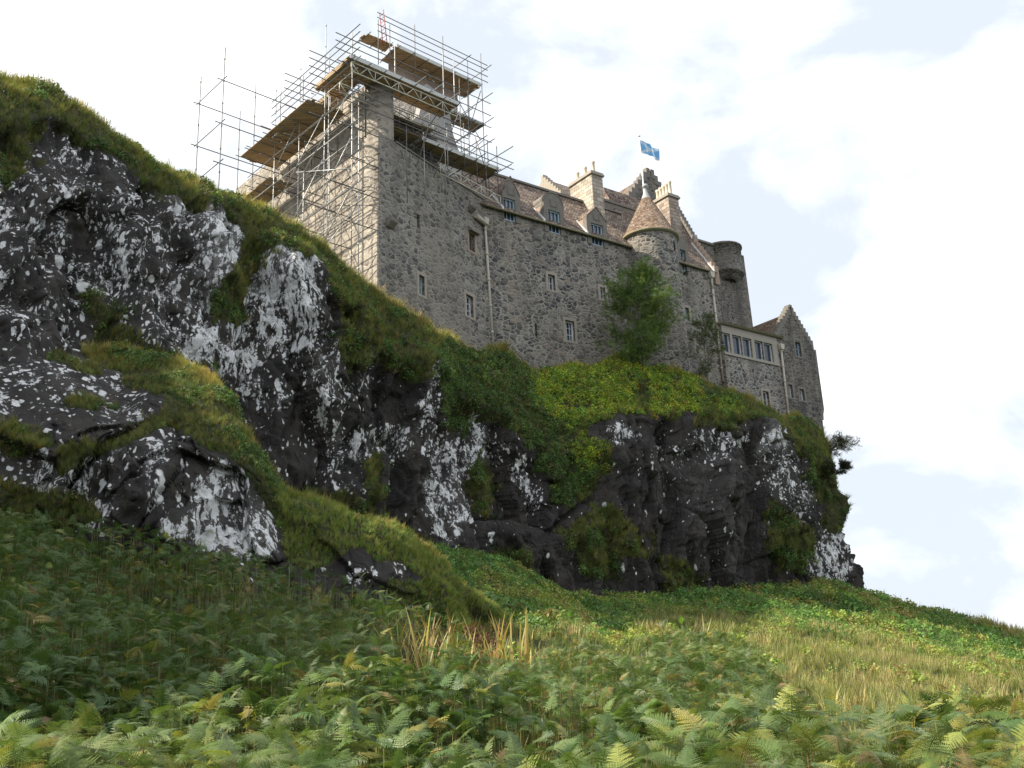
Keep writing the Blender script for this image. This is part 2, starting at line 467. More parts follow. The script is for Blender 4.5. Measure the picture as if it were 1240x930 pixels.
CP, CT = interp_cols(cc, NC, None)
Bp, Lp, Cp = CP[:, 0], CP[:, 1], CP[:, 2]
tan = np.gradient(Lp[:, :2], axis=0); tan /= np.linalg.norm(tan, axis=1)[:, None]
ker = np.ones(61) / 61.0
tan = np.stack([np.convolve(np.pad(tan[:, i], 30, 'edge'), ker, 'valid') for i in (0, 1)], -1)
NRM = np.stack([tan[:, 1], -tan[:, 0], np.zeros(NC)], -1)   # towards the viewer
rows, kind = [], []                                         # kind: 0 foot .. 1 lip .. 2 crest .. 3 plateau
for k in range(NB):
    u = k / (NB - 1)
    base = Bp - np.array([0, 0, 2.2]) + NRM * 0.5
    prof = u + 0.06 * math.sin(u * math.pi)                 # rock stands up steeply, then leans back
    p = base * (1 - u) + Lp * u
    p[:, :2] += (Lp - base)[:, :2] * (u ** 1.5 - u) * 0.6
    rows.append(p); kind.append(u)
for k in range(1, NL + 1):
    u = k / NL
    p = Lp * (1 - u) + Cp * u
    p[:, 2] += 0.35 * np.sin(u * math.pi) * np.minimum(np.linalg.norm(Cp - Lp, axis=1), 4) * 0.35
    rows.append(p); kind.append(1 + u)
for k in range(1, NK + 1):
    u = k / NK
    p = Cp - NRM * (u ** 1.6 * 26)
    p[:, 2] = Cp[:, 2] + 0.12 * math.sin(u * 3) - u ** 1.5 * 2.2
    rows.append(p); kind.append(2 + u)
CV = np.array(rows); KD = np.array(kind)[:, None] * np.ones((1, NC))
Q = CV.reshape(-1, 3)
rockness = (sstep(0.0, 0.06, KD) * (1 - sstep(0.93, 1.12, KD))).ravel()
al = np.stack([(NRM[:, 1] * 0)] * 3, -1)
s_arc = np.tile(CT, len(rows)); zz = Q[:, 2]
W3 = np.stack([s_arc, np.zeros_like(s_arc), zz], -1)         # cliff coordinates: along, -, up
warp = np.stack([fbm(W3 * 0.35, 3, 5), np.zeros_like(zz), fbm(W3 * 0.35, 3, 9)], -1)
big = fbm(W3 * np.array([0.20, 1, 0.05]), 3, 20) * 1.3
v1, e1 = cells((W3 + warp * 0.4) * np.array([0.36, 1, 0.11]) + [0, .5, 0], 31)
v2, e2 = cells((W3 + warp * 0.3) * np.array([0.95, 1, 0.34]) + [0, .5, 0], 41)
v3, e3 = cells((W3 + warp * 0.4) * np.array([2.4, 1, 1.0]) + [0, .5, 0], 61)
fin = fbm(W3 * np.array([1.8, 1, 0.8]), 4, 70)
def soften(d, sh):
    d = d.reshape(sh); e = np.pad(d, 1, 'edge'); return ((e[:-2, 1:-1] + e[2:, 1:-1] + e[1:-1, :-2] + e[1:-1, 2:] + 2 * d) / 6.0).ravel()
disp = big + v1 * 0.85 + v2 * 0.34 + v3 * 0.08 + fin * 0.15 - 0.45 * (1 - sstep(0, 0.07, e1)) - 0.18 * (1 - sstep(0, 0.07, e2))
disp = soften(disp, KD.shape) + fbm(W3 * np.array([4.2, 1, 2.6]), 3, 140) * .07 - np.abs(fbm((W3 + warp) * np.array([0.9, 1, 0.45]), 4, 150)) * .35 - np.abs(fbm((W3 + warp) * np.array([2.6, 1, 1.2]), 3, 160)) * .14
ledge = np.sin(zz * 1.5 + 1.8 * fbm(W3 * 0.2, 2, 90)) * 0.10
N3 = np.tile(NRM, (len(rows), 1))
soft = fbm(Q * 0.55, 3, 100) * 0.35 + fbm(Q * 1.6, 2, 105) * 0.12
edge_r = 1.0 - 0.55 * sstep(CT[-1] * 0.86, CT[-1] * 0.9, s_arc)
Q2 = Q + N3 * ((disp + ledge) * rockness * edge_r)[:, None] + np.array([0, 0, 1.0]) * (soft * (1 - rockness) * sstep(0.9, 1.3, KD.ravel()))[:, None]
Q2[:, 2] += rockness * fbm(W3 * 0.8, 2, 130) * 0.15

# ---- the lower outcrop and the grassy rib running down from it
OC = [((-300,600,18),(-300,520,18.6),(-300,490,19.8)),((-120,602,19.5),(-120,500,20.6),(-120,430,22.8)),((0,612,20.6),(0,515,21.8),(0,430,24.8)),((70,622,21),(75,515,22.4),(75,425,26)),
 ((130,640,21.4),(135,520,22.7),(138,428,27.2)),((190,655,21.7),(195,512,23),(196,432,27.5)),((250,668,21.9),(250,545,23),(262,462,25.5)),((300,676,22.1),(292,568,23),(286,510,25)),
 ((330,680,22.4),(322,600,23.1),(322,565,24.6)),((352,688,23),(350,635,23.6),(350,604,25)),((400,700,23.4),(398,650,24),(395,612,25.5)),((440,712,23.8),(440,666,24.4),(440,628,26)),
 ((480,727,24.4),(486,682,25),(485,645,26.6)),((520,742,25.2),(524,700,25.7),(522,672,27)),((552,750,26.2),(553,722,26.6),(550,700,27.6)),((580,756,27.4),(578,742,27.6),(572,728,28.4)),((620,760,29),(615,757,29.3),(600,755,30))]
oc = [[at(*q) for q in col] for col in OC]
NO = 520
OP, OT = interp_cols(oc, NO, None)
Bo, Lo, Co = OP[:, 0], OP[:, 1], OP[:, 2]
tn = np.gradient(Lo[:, :2], axis=0); tn /= np.linalg.norm(tn, axis=1)[:, None]
tn = np.stack([np.convolve(np.pad(tn[:, i], 30, 'edge'), ker, 'valid') for i in (0, 1)], -1)
NRO = np.stack([tn[:, 1], -tn[:, 0], np.zeros(NO)], -1); NRO /= np.linalg.norm(NRO, axis=1)[:, None]
rows, kind = [], []
for k in range(90):
    u = k / 89.0
    base = Bo - np.array([0, 0, 1.2]) + NRO * 0.35
    p = base * (1 - u) + Lo * u; p[:, :2] += (Lo - base)[:, :2] * (u ** 1.8 - u) * 0.7
    rows.append(p); kind.append(u)
for k in range(1, 31):
    u = k / 30.0
    p = Lo * (1 - u) + Co * u; p[:, 2] += 0.3 * math.sin(u * math.pi); rows.append(p); kind.append(1 + u)
for k in range(1, 15):
    u = k / 14.0
    p = Co - NRO * (u * 7.0)
    gz = ground_z(p[:, 0], p[:, 1]) - 0.3
    p[:, 2] = Co[:, 2] * (1 - u ** 1.3) + np.minimum(gz, Co[:, 2]) * u ** 1.3 - 0.15 * u
    rows.append(p); kind.append(2 + u)
OV = np.array(rows); KO = np.array(kind)[:, None] * np.ones((1, NO))
QO = OV.reshape(-1, 3); ko = KO.ravel()
ro = sstep(0.0, 0.1, ko) * (1 - sstep(0.9, 1.15, ko)); so = np.tile(OT, len(rows))
hgt = np.tile(np.clip((Lo - Bo)[:, 2] / 3.5, 0.25, 1.0), len(rows))
W4 = np.stack([so, np.zeros_like(so), QO[:, 2]], -1); wp = np.stack([fbm(W4 * 0.6, 3, 205), 0 * so, fbm(W4 * 0.6, 3, 209)], -1)
a1, b1 = cells((W4 + wp * 0.35) * np.array([0.55, 1, 0.45]) + [0, .5, 0], 231); a2, b2 = cells((W4 + wp * 0.5) * np.array([1.5, 1, 1.1]) + [0, .5, 0], 241)
do = fbm(W4 * np.array([5, 1, 4]), 3, 280) * .05 - np.abs(fbm((W4 + wp) * np.array([1.3, 1, 0.9]), 4, 290)) * .28 + fbm(W4 * 0.3, 3, 220) * 0.9 + a1 * 0.55 + a2 * 0.22 + fbm(W4 * 2.2, 4, 270) * 0.12 - 0.18 * (1 - sstep(0, .06, b1)) - 0.08 * (1 - sstep(0, .06, b2))
QO2 = QO + np.tile(NRO, (len(rows), 1)) * (do * ro * hgt)[:, None]
QO2[:, 2] += (fbm(QO * 0.8, 3, 300) * 0.22) * (1 - ro) * sstep(0.9, 1.2, ko)

# ---- where turf and lichen lie on the rock
TURF = [[(292,275),(325,290),(328,320),(300,335),(302,392),(262,390),(262,352),(285,330)],[(95,345),(150,375),(190,425),(250,440),(276,480),(240,492),(190,482),(150,465),(115,415)],
 [(0,505),(50,512),(68,540),(20,556),(0,548)],[(75,545),(140,535),(190,505),(205,478),(240,490),(330,575),(352,615),(340,640),(300,560),(240,530),(200,520),(130,556),(80,575)],
 [(0,90),(0,225),(18,235),(36,180),(55,140)],[(395,320),(440,350),(530,405),(532,435),(500,458),(460,440),(425,445),(412,385)],
 [(535,410),(640,440),(650,485),(700,515),(690,545),(728,572),(700,612),(668,600),(645,545),(612,505),(590,470),(570,470),(556,535),(542,520),(532,450)],
 [(640,455),(700,438),(785,440),(845,462),(850,498),(790,505),(750,500),(690,518),(650,490)],[(690,525),(735,540),(738,580),(700,572)],
 [(680,645),(720,615),(770,632),(788,675),(745,668),(748,708),(705,690)],[(940,508),(995,520),(1012,560),(1034,605),(1038,635),(1005,650),(990,600),(972,555),(950,530)],
 [(925,605),(948,605),(985,650),(975,700),(940,700),(932,650)],[(838,468),(908,475),(915,505),(885,522),(842,512)],[(600,660),(640,660),(640,700),(610,690)],
 [(575,545),(600,600),(590,625),(560,600)],[(800,680),(850,690),(860,715),(800,720)],[(455,540),(470,600),(445,620),(440,560)],[(0,580),(100,600),(120,640),(0,640)],
 [(345,600),(420,600),(500,640),(575,720),(560,725),(500,690),(430,665),(380,690),(345,690)],[(470,700),(520,712),(545,735),(470,735)]]
LICH = [(60,470,90,60,.5),(130,480,60,40,.35),(60,440,70,60,.42),(60,545,50,30,.4),(140,505,40,30,.35),(40,300,90,150,.50),(205,330,110,130,.55),(100,430,100,90,.42),(272,300,34,62,1.0),(160,200,40,50,.5),(85,180,30,30,.6),(335,365,62,80,.85),(322,315,40,30,.9),(285,425,60,40,.9),(300,470,60,30,.55),(405,440,50,70,.42),
 (330,525,70,50,.16),(398,520,16,60,.75),(418,580,25,60,.3),(460,540,40,30,.75),(522,470,14,60,.95),(545,590,32,62,.85),(577,545,11,45,.85),(560,520,20,40,.5),(600,550,16,26,.5),(635,582,8,32,.8),(645,600,6,20,.6),(750,526,22,12,.8),
 (805,560,30,30,.25),(885,527,10,22,.9),(862,540,22,30,.5),(945,528,24,16,.85),(965,585,26,40,.6),(1012,668,24,38,.9),(1000,690,20,20,.6),(940,560,20,40,.45),(870,690,12,24,.3),
 (130,590,90,55,.62),(282,620,56,56,.7),(25,575,34,40,.7),(222,635,22,22,.85),(300,655,40,25,.8),(465,685,30,18,.6),(510,715,40,20,.45),(170,530,60,40,.5),(985,660,20,20,.5),(720,580,12,14,.4)]
PALE = [(272,300,40,70,.8),(322,320,34,40,.7),(545,590,30,50,.2),(850,590,60,50,.16),(880,660,50,50,.14),(282,620,50,50,.2),(945,528,30,22,.6)]
TR_R = sstep
def near_paint(P, lst):
    x, y, _ = project(P); r = np.zeros(len(P))
    jx = fbm(P * 0.7, 3, 400) * 14; jy = fbm(P * 0.7, 3, 410) * 14
    for (cx, cy, rx, ry, d) in lst:
        q = ((x + jx - cx) / rx) ** 2 + ((y + jy - cy) / ry) ** 2
        r = np.maximum(r, d * (1 - sstep(0.55, 1.5, q)))
    return r
def turf_at(P, jit=9.0):
    x, y, _ = project(P); t = np.zeros(len(P), bool)
    jx = fbm(P * 0.9, 3, 420) * jit; jy = fbm(P * 0.9, 3, 430) * jit
    for pl in TURF: t |= in_poly(x + jx, y + jy, pl)
    return t
def cliff_mesh(name, V, KDv, h, w_, label):
    kd_t = sstep(0.97, 1.04, KDv + fbm(V * 0.8, 3, 440) * 0.10)
    if name == 'rock_outcrop':                              # on the left the outcrop is mostly bare
        kd_t = kd_t * np.maximum(sstep(175, 225, project(V)[0]), sstep(.45, .55, fbm(V * .6, 3, 445)))
        kd_t = np.maximum(kd_t, sstep(508, 528, project(V)[0] + fbm(V * 1.2, 2, 447) * 14))   # the spur's tail is all turf
    turf = np.maximum(turf_at(V).astype(float), kd_t)
    idx = np.arange(h * w_).reshape(h, w_)
    q = np.stack([idx[:-1, :-1], idx[:-1, 1:], idx[1:, 1:], idx[1:, :-1]], -1).reshape(-1, 4)
    me = np_mesh(name, V, q.ravel(), np.full(len(q), 4), True)
    me.polygons.foreach_set('use_smooth', np.full(len(q), True))
    add_val(me, turf, 'turf'); add_val(me, near_paint(V, LICH), 'lichen'); add_val(me, near_paint(V, PALE), 'pale')
    o = finish(name, me, M_rock); tag(o, label, 'cliff', kind='structure')
    return q, turf
m = NT('basalt_rock')
P = m.pos(); Pz = m.pos((1, 1, 0.45))
n_a = m.noise(Pz, 0.8, 8, 0.62, 0.4); n_b = m.noise(P, 6.0, 10, 0.78); n_c = m.noise(Pz, 2.6, 6, 0.6, 0.6)
rock = m.ramp(n_a, [(0.30, (0.019, 0.017, 0.017)), (0.52, (0.044, 0.038, 0.034)), (0.75, (0.088, 0.077, 0.066))])
rock = m.mix(m.math('MULTIPLY', n_b, 0.55), rock, (0.022, 0.021, 0.022))
rock = m.mix(m.math('MULTIPLY', m.math('MULTIPLY_ADD', n_c, 6, -3.5, clamp=True), 0.5), rock, (0.085, 0.068, 0.036))
crk = m.n('ShaderNodeTexVoronoi', {'Vector': m.n('ShaderNodeVectorMath', {0: Pz, 1: m.n('ShaderNodeVectorMath', {0: m.n('ShaderNodeTexNoise', {'Vector': P, 'Scale': 1.2, 'Detail': 4}).outputs['Color'], 1: (1.3, 1.3, 1.3)}, operation='MULTIPLY').outputs[0]}, operation='ADD').outputs[0], 'Scale': 0.9}, feature='DISTANCE_TO_EDGE').outputs['Distance']
pale = m.attr('pale').outputs['Fac']
pf = m.math('MULTIPLY', pale, m.math('MULTIPLY_ADD', n_c, 3.2, -0.9, clamp=True))
rock = m.mix(pf, rock, m.mix(n_b, (0.26, 0.25, 0.24), (0.15, 0.15, 0.145)))
# crustose lichen: hard edged white blots, dense where the attribute says, a few everywhere
li = m.math('MULTIPLY', m.attr('lichen').outputs['Fac'], m.math('MULTIPLY_ADD', m.noise(m.pos((1, 1, .6)), 0.75, 4, 0.6), 3.4, -0.75, clamp=False))
li = m.math('MINIMUM', m.math('MAXIMUM', li, 0.0), 1.0)
wn = m.n('ShaderNodeTexNoise', {'Vector': P, 'Scale': 2.2, 'Detail': 5, 'Roughness': 0.65})
Pl = m.n('ShaderNodeVectorMath', {0: m.pos((1, 1, 0.5)), 1: m.n('ShaderNodeVectorMath', {0: wn.outputs['Color'], 1: (0.32, 0.32, 0.32)}, operation='MULTIPLY').outputs[0]}, operation='ADD').outputs[0]
def blots(scale, thr0, k):
    vd = m.n('ShaderNodeTexVoronoi', {'Vector': Pl, 'Scale': scale, 'Randomness': 1.0})
    rr = m.n('ShaderNodeSeparateColor', {'Color': vd.outputs['Color']})
    rad = m.math('MULTIPLY', rr.outputs[0], 0.55)
    pres = m.math('LESS_THAN', rr.outputs[1], m.math('MULTIPLY_ADD', li, k, thr0))
    rim = m.math('DIVIDE', m.math('SUBTRACT', rad, vd.outputs['Distance']), 0.09, clamp=True)
    return m.math('MULTIPLY', pres, rim)
cn = m.noise(Pl, 2.6, 9, 0.74)
cn2 = m.noise(m.pos((1, 1, 0.30)), 5.5, 7, 0.75, 0.5)
crust = m.math('DIVIDE', m.math('SUBTRACT', m.math('MULTIPLY_ADD', cn2, 0.70, m.math('MULTIPLY_ADD', li, 0.27, m.math('MULTIPLY', cn, 0.90))), 1.02), 0.05, clamp=True)
lm = m.math('MAXIMUM', crust, m.math('MAXIMUM', blots(2.6, 0.01, 0.30), m.math('MAXIMUM', blots(5.0, 0.02, 0.62), blots(9.5, 0.03, 0.75))))
gsoft = m.math('MULTIPLY', m.math('MULTIPLY_ADD', m.noise(Pl, 1.3, 6, 0.7), 3.0, -1.1, clamp=True), m.math('MULTIPLY', li, 0.45))
rock = m.mix(gsoft, rock, m.mix(n_c, (0.16, 0.16, 0.155), (0.10, 0.095, 0.07)))
lcol = m.mix(n_b, (0.90, 0.90, 0.89), (0.64, 0.64, 0.64))
rock = m.mix(m.math('MULTIPLY', lm, 0.96), rock, lcol)
tf = m.attr('turf').outputs['Fac']
turfm = m.math('MULTIPLY_ADD', m.math('ADD', tf, m.math('MULTIPLY', m.math('SUBTRACT', n_b, 0.5), 0.7)), 3.0, -1.2, clamp=True)
rock = m.mix(turfm, rock, m.mix(n_c, (0.03, 0.04, 0.014), (0.06, 0.055, 0.025)))
hh = m.math('ADD', m.math('MULTIPLY_ADD', n_b, 0.5, m.math('MULTIPLY', n_c, 0.9)), m.math('MULTIPLY', m.math('MINIMUM', crk, 0.08), 6.0))
M_rock = m.set(rock, 0.8, m.bump(hh, 1.0, 0.12))
qc, turf_c = cliff_mesh('cliff', Q2, KD.ravel(), len(CV), NC, 'tall dark basalt cliff splashed with white lichen under the castle')
qo, turf_o = cliff_mesh('rock_outcrop', QO2, ko, len(OV), NO, 'low lichen spotted rock outcrop at the foot of the cliff')
# ================================================================== CASTLE
K0 = at(457, 350, 52.0)
KR = Fr(K0, (0.536, 0.844))                      # keep, shaded face running back to the right
_j = KR.px(588, 340)[0]
KLn = KR.px(588, 340)[0]
M = Fr(KR.w(_j, 0, 0), (0.805, 0.593))           # curtain range
KL = Fr(K0, (0.676, -0.737))                     # keep, sunlit face (x runs towards the corner, so it lies at negative x)

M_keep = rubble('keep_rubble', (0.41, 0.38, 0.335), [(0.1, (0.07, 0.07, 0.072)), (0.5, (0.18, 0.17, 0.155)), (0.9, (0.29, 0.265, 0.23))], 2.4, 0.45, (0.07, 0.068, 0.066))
M_lit = rubble('keep_sunlit_rubble', (0.50, 0.46, 0.39), [(0.1, (0.20, 0.17, 0.15)), (0.5, (0.34, 0.30, 0.25)), (0.9, (0.47, 0.42, 0.35))], 2.1, 0.75, (0.13, 0.12, 0.11))  # paler copy of the keep stone, sunlight put into its colour
M_cur = rubble('curtain_rubble', (0.46, 0.43, 0.38), [(0.1, (0.045, 0.044, 0.047)), (0.45, (0.115, 0.112, 0.11)), (0.8, (0.25, 0.235, 0.205)), (0.97, (0.29, 0.24, 0.19))], 2.4, 0.6, (0.075, 0.073, 0.072))
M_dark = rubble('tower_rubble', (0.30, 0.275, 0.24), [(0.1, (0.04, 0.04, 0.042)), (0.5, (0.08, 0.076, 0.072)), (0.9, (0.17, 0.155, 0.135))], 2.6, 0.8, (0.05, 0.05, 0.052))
M_ash = plain('dressed_stone', (0.36, 0.32, 0.265), 0.9, 0.3, 4.0)
M_ashd = plain('weathered_stone', (0.205, 0.188, 0.165), 0.9, 0.4, 3.0)
M_pink = plain('sandstone', (0.36, 0.27, 0.21), 0.9, 0.3, 4.0)
M_tile = tiles('red_tile', [(0.05, (0.085, 0.062, 0.05)), (0.35, (0.15, 0.105, 0.082)), (0.7, (0.215, 0.155, 0.122)), (0.95, (0.34, 0.27, 0.21))], 0.24, 0.17, 0.45)
M_cone = tiles('orange_tile', [(0.05, (0.13, 0.085, 0.06)), (0.5, (0.22, 0.145, 0.10)), (0.95, (0.33, 0.25, 0.185))], 0.24, 0.15, 0.35)
M_slate = tiles('grey_slate', [(0.1, (0.10, 0.10, 0.105)), (0.5, (0.16, 0.155, 0.155)), (0.9, (0.23, 0.22, 0.21))], 0.3, 0.2, 0.2)
M_lead = plain('lead_sheet', (0.42, 0.42, 0.43), 0.5, 0.15, 3.0)
M_white = plain('white_paint', (0.72, 0.73, 0.73), 0.5, 0.08, 6.0, bump=0)
M_blue = plain('blue_grey_paint', (0.42, 0.54, 0.62), 0.5, 0.1, 6.0, bump=0)
M_pipe = plain('cream_pipe', (0.55, 0.50, 0.42), 0.55, 0.2, 2.0)
M_gut = plain('lichened_gutter', (0.25, 0.23, 0.145), 0.8, 0.35, 3.0)
M_pot = plain('clay_pot', (0.60, 0.53, 0.43), 0.8, 0.2, 4.0)
m = NT('window_glass'); m.b.inputs['Specular IOR Level'].default_value = 0.5
M_glass = m.set((0.04, 0.058, 0.085), 0.08, m.bump(m.noise(m.pos(), 1.7, 2), 0.05, 0.05))
m = NT('dark_interior'); M_void = m.set((0.012, 0.011, 0.01), 0.95)

cst = empty('castle', tuple(K0[:2]) + (20.0,), 'grey rubble stone castle with red tiled roofs standing on the cliff top', 'castle')

def op(F, xa, ya, xb, yb, yl=0.0):
    my, mx_ = (ya + yb) / 2, (xa + xb) / 2
    return F.px(xa, my, yl)[0], F.px(xb, my, yl)[0], F.px(mx_, yb, yl)[1], F.px(mx_, ya, yl)[1]
def wall_open(b, F, x0, x1, z0, z1, ops, y=0.0, rev=0.3):
    xs = sorted({x0, x1, *[q for o in ops for q in o[:2]]}); zs = sorted({z0, z1, *[q for o in ops for q in o[2:4]]})
    xs = [q for q in xs if x0 <= q <= x1]; zs = [q for q in zs if z0 <= q <= z1]
    for i in range(len(xs) - 1):
        for j in range(len(zs) - 1):
            cx, cz = (xs[i] + xs[i + 1]) / 2, (zs[j] + zs[j + 1]) / 2
            if any(o[0] < cx < o[1] and o[2] < cz < o[3] for o in ops): continue
            b.poly([F.w(xs[i], y, zs[j]), F.w(xs[i + 1], y, zs[j]), F.w(xs[i + 1], y, zs[j + 1]), F.w(xs[i], y, zs[j + 1])])
    for (a, c, d, e) in ops:
        q = [(a, d), (c, d), (c, e), (a, e)]
        for k in range(4):
            p0, p1 = q[k], q[(k + 1) % 4]
            b.poly([F.w(p0[0], y, p0[1]), F.w(p0[0], y + rev, p0[1]), F.w(p1[0], y + rev, p1[1]), F.w(p1[0], y, p1[1])])
def window(F, o, y=0.0, nx=2, nz=3, mat=None, surround=True, rev=0.27, bar=0.035, fr=0.075, parent=None, label=None, smat=None, blind=False):
    """A sash in a wall opening: frame and glazing bars, pane behind, dressed margin round it."""
    x0, x1, z0, z1 = o; yy = y + rev
    b = MB()
    for (a, c, d, e) in ((x0, x0 + fr, z0, z1), (x1 - fr, x1, z0, z1), (x0 + fr, x1 - fr, z0, z0 + fr), (x0 + fr, x1 - fr, z1 - fr, z1)):
        b.box(F, a, c, yy - 0.06, yy + 0.04, d, e)
    for i in range(1, nx):
        q = x0 + (x1 - x0) * i / nx; b.box(F, q - bar / 2, q + bar / 2, yy - 0.03, yy + 0.02, z0 + fr, z1 - fr)
    for i in range(1, nz):
        q = z0 + (z1 - z0) * i / nz; b.box(F, x0 + fr, x1 - fr, yy - 0.027, yy + 0.017, q - bar / 2, q + bar / 2)
    w_ = b.build('window', mat or M_white, parent or cst)
    b = MB(); b.box(F, x0 + 0.01, x1 - 0.01, yy + 0.045, yy + 0.06, z0 + 0.01, z1 - 0.01)
    b.build('pane', M_glass, w_)
    if surround:
        s = 0.2; b = MB()
        for (a, c, d, e) in ((x0 - s, x0, z0 - 0.01, z1 + 0.01), (x1, x1 + s, z0 - 0.01, z1 + 0.01), (x0 - s, x1 + s, z1 + 0.01, z1 + s * 1.1), (x0 - s * 1.1, x1 + s * 1.1, z0 - s * 0.8, z0 - 0.01)):
            b.box(F, a, c, y - 0.025, y + 0.1, d, e)
        b.build('margin', smat or M_ash, w_)
    if label: w_['label'] = label
    return w_
def slit(F, o, y=0.0):
    x0, x1, z0, z1 = o
    b = MB(); b.box(F, x0 - 0.01, x1 + 0.01, y + 0.29, y + 0.4, z0 - 0.01, z1 + 0.01); b.build('arrow_slit', M_void, cst)

# ---- keep: shaded wall face
zk_top = KR.px(530, 206)[1]
zk_bot = KR.px(530, 470)[1] - 3
kops = [op(KR, 505, 260, 508.6, 276), op(KR, 568, 283, 574.8, 304), op(KR, 507.5, 334, 514, 357), op(KR, 564.5, 358, 573, 383)]
b = MB()
wall_open(b, KR, 0.12, KLn + 0.25, zk_bot, zk_top, kops)
b.poly([KR.w(1, 0, zk_top), KR.w(KLn + .25, 0, zk_top), KR.w(KLn + .25, 1.2, zk_top), KR.w(1, 1.2, zk_top)])
b.poly([KR.w(KLn + .25, 0, zk_bot), KR.w(KLn + .25, 1.2, zk_bot), KR.w(KLn + .25, 1.2, zk_top), KR.w(KLn + .25, 0, zk_top)])
b.poly([KR.w(1, 1.2, zk_bot), KR.w(1, 1.2, zk_top), KR.w(KLn + .25, 1.2, zk_top), KR.w(KLn + .25, 1.2, zk_bot)])
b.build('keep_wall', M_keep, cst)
slit(KR, kops[0])
window(KR, kops[1], nx=1, nz=1, mat=M_ashd, smat=M_pink, rev=0.28)
window(KR, kops[2], nx=1, nz=2, mat=M_blue); window(KR, kops[3], nx=2, nz=3)
b = MB(); xa, xb, za, zb = kops[1]; b.prism(KR, [(-0.30, zb + 0.05), (0.05, zb + 0.05), (0.05, zb + 0.42), (-0.02, zb + 0.42), (-0.30, zb + 0.15)], xa - 0.12, xb + 0.30, 'x')
b.build('drip_stone', M_ashd, cst)
for (px_, py_, hw, hh_) in ((568.5, 254.5, 0.22, 0.17), (471, 271, 0.30, 0.26)):
    x, z = KR.px(px_, py_); b = MB()
    b.prism(KR, [(-0.45, z + hh_), (0.1, z + hh_), (0.1, z - hh_), (-0.12, z - hh_), (-0.42, z + 0.02)], x - hw, x + hw, 'x'); b.build('corbel', M_ashd, cst)
b = MB(); b.box(KR, 1.7, KLn + 0.22, -0.08, 1.24, zk_top, zk_top + 0.10); b.build('coping', M_ashd, cst)

# ---- keep: sunlit wall and its rounded corner tower
z_tw = KL.px(433, 112)[1] + 0.1
z_rd = KL.px(452, 258)[1]
x_end = -17.5
b = MB()
d1, d2 = -KL.X[:2], KR.X[:2]
half = math.acos(float(np.dot(d1, d2))) / 2; bis = (d1 + d2) / np.linalg.norm(d1 + d2)
xt_end = 1.55
def corner_ring(r):
    cen = K0[:2] + bis * (r / math.sin(half)); tl = r / math.tan(half)
    a0 = math.atan2(*(K0[:2] + d1 * tl - cen)[::-1]); a1 = math.atan2(*(K0[:2] + d2 * tl - cen)[::-1])
    if a1 < a0: a1 += 2 * math.pi
    if a1 - a0 > math.pi: a1 -= 2 * math.pi
    arc = [cen + r * np.array([math.cos(a0 + (a1 - a0) * i / 12), math.sin(a0 + (a1 - a0) * i / 12)]) for i in range(13)]
    return [KL.w(x_end, 0, 0)[:2]] + arc + [KR.w(xt_end, 0.004, 0)[:2], KR.w(xt_end, 2.6, 0)[:2], KL.w(x_end, 2.4, 0)[:2]]
lv_ = [(zk_bot, .06), (z_rd - 1.2, .06), (z_rd - .5, .2), (z_rd + .3, .55), (z_rd + 1.2, .9), (z_rd + 2.2, 1.1), (z_tw, 1.15)]
rings = [[(p[0], p[1], z) for p in corner_ring(r_)] for z, r_ in lv_]; n = len(rings[0]); f0 = len(b.f)
b.mesh([p for q in rings for p in q], [(k * n + i, k * n + (i + 1) % n, (k + 1) * n + (i + 1) % n, (k + 1) * n + i) for k in range(len(rings) - 1) for i in range(n)] + [tuple((len(rings) - 1) * n + i for i in range(n))])
for k in range(2, len(rings) - 1):
    for i in range(1, 13): b.sm.add(f0 + k * n + i)
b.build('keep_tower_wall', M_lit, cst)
b = MB(); b.box(KL, x_end + .1, -5.5, 1.0, 11, zk_bot, z_tw - 1.2); b.build('keep_core', M_dark, cst)
# cap-house inside the wallhead: pale sheeted gable with a swept edge, slated roof behind it
F = Fr(KR.w(0, 2.0, 0), KR.X[:2])
qx, qz = F.px(509, 150); rx, rz = F.px(553, 184)
top = F.px(540, 128)[1]
prof = [(qx - 2.0, zk_top - 2), (rx + 0.7, zk_top - 2), (rx + 0.6, rz - .2), (rx + 0.05, rz + 0.5), (rx - 0.4, rz + 1.3), (rx - 0.62, rz + 2.4), (rx - 0.7, top + .6), (qx + 0.8, top + .6), (qx - 0.2, qz + 0.4), (qx - 2.0, qz - 1.0)]
b = MB(); b.prism(F, prof, 0.0, 0.4); b.build('cap_house_gable', plain('pale_sheeting', (0.33, 0.32, 0.31), 0.7, 0.2, 1.5), cst)
b = MB(); b.prism(F, [(p[0] - 0.03, p[1] - 0.05) for p in prof[2:8]] + [(qx - 0.1, qz)], 0.401, 6.0); b.build('cap_house_roof', M_slate, cst)
b = MB(); b.box(KL, -5.6, -1.9, 2.6, 6.0, zk_top - 1.0, z_tw - 1.2); b.build('garret_wall', M_dark, cst)

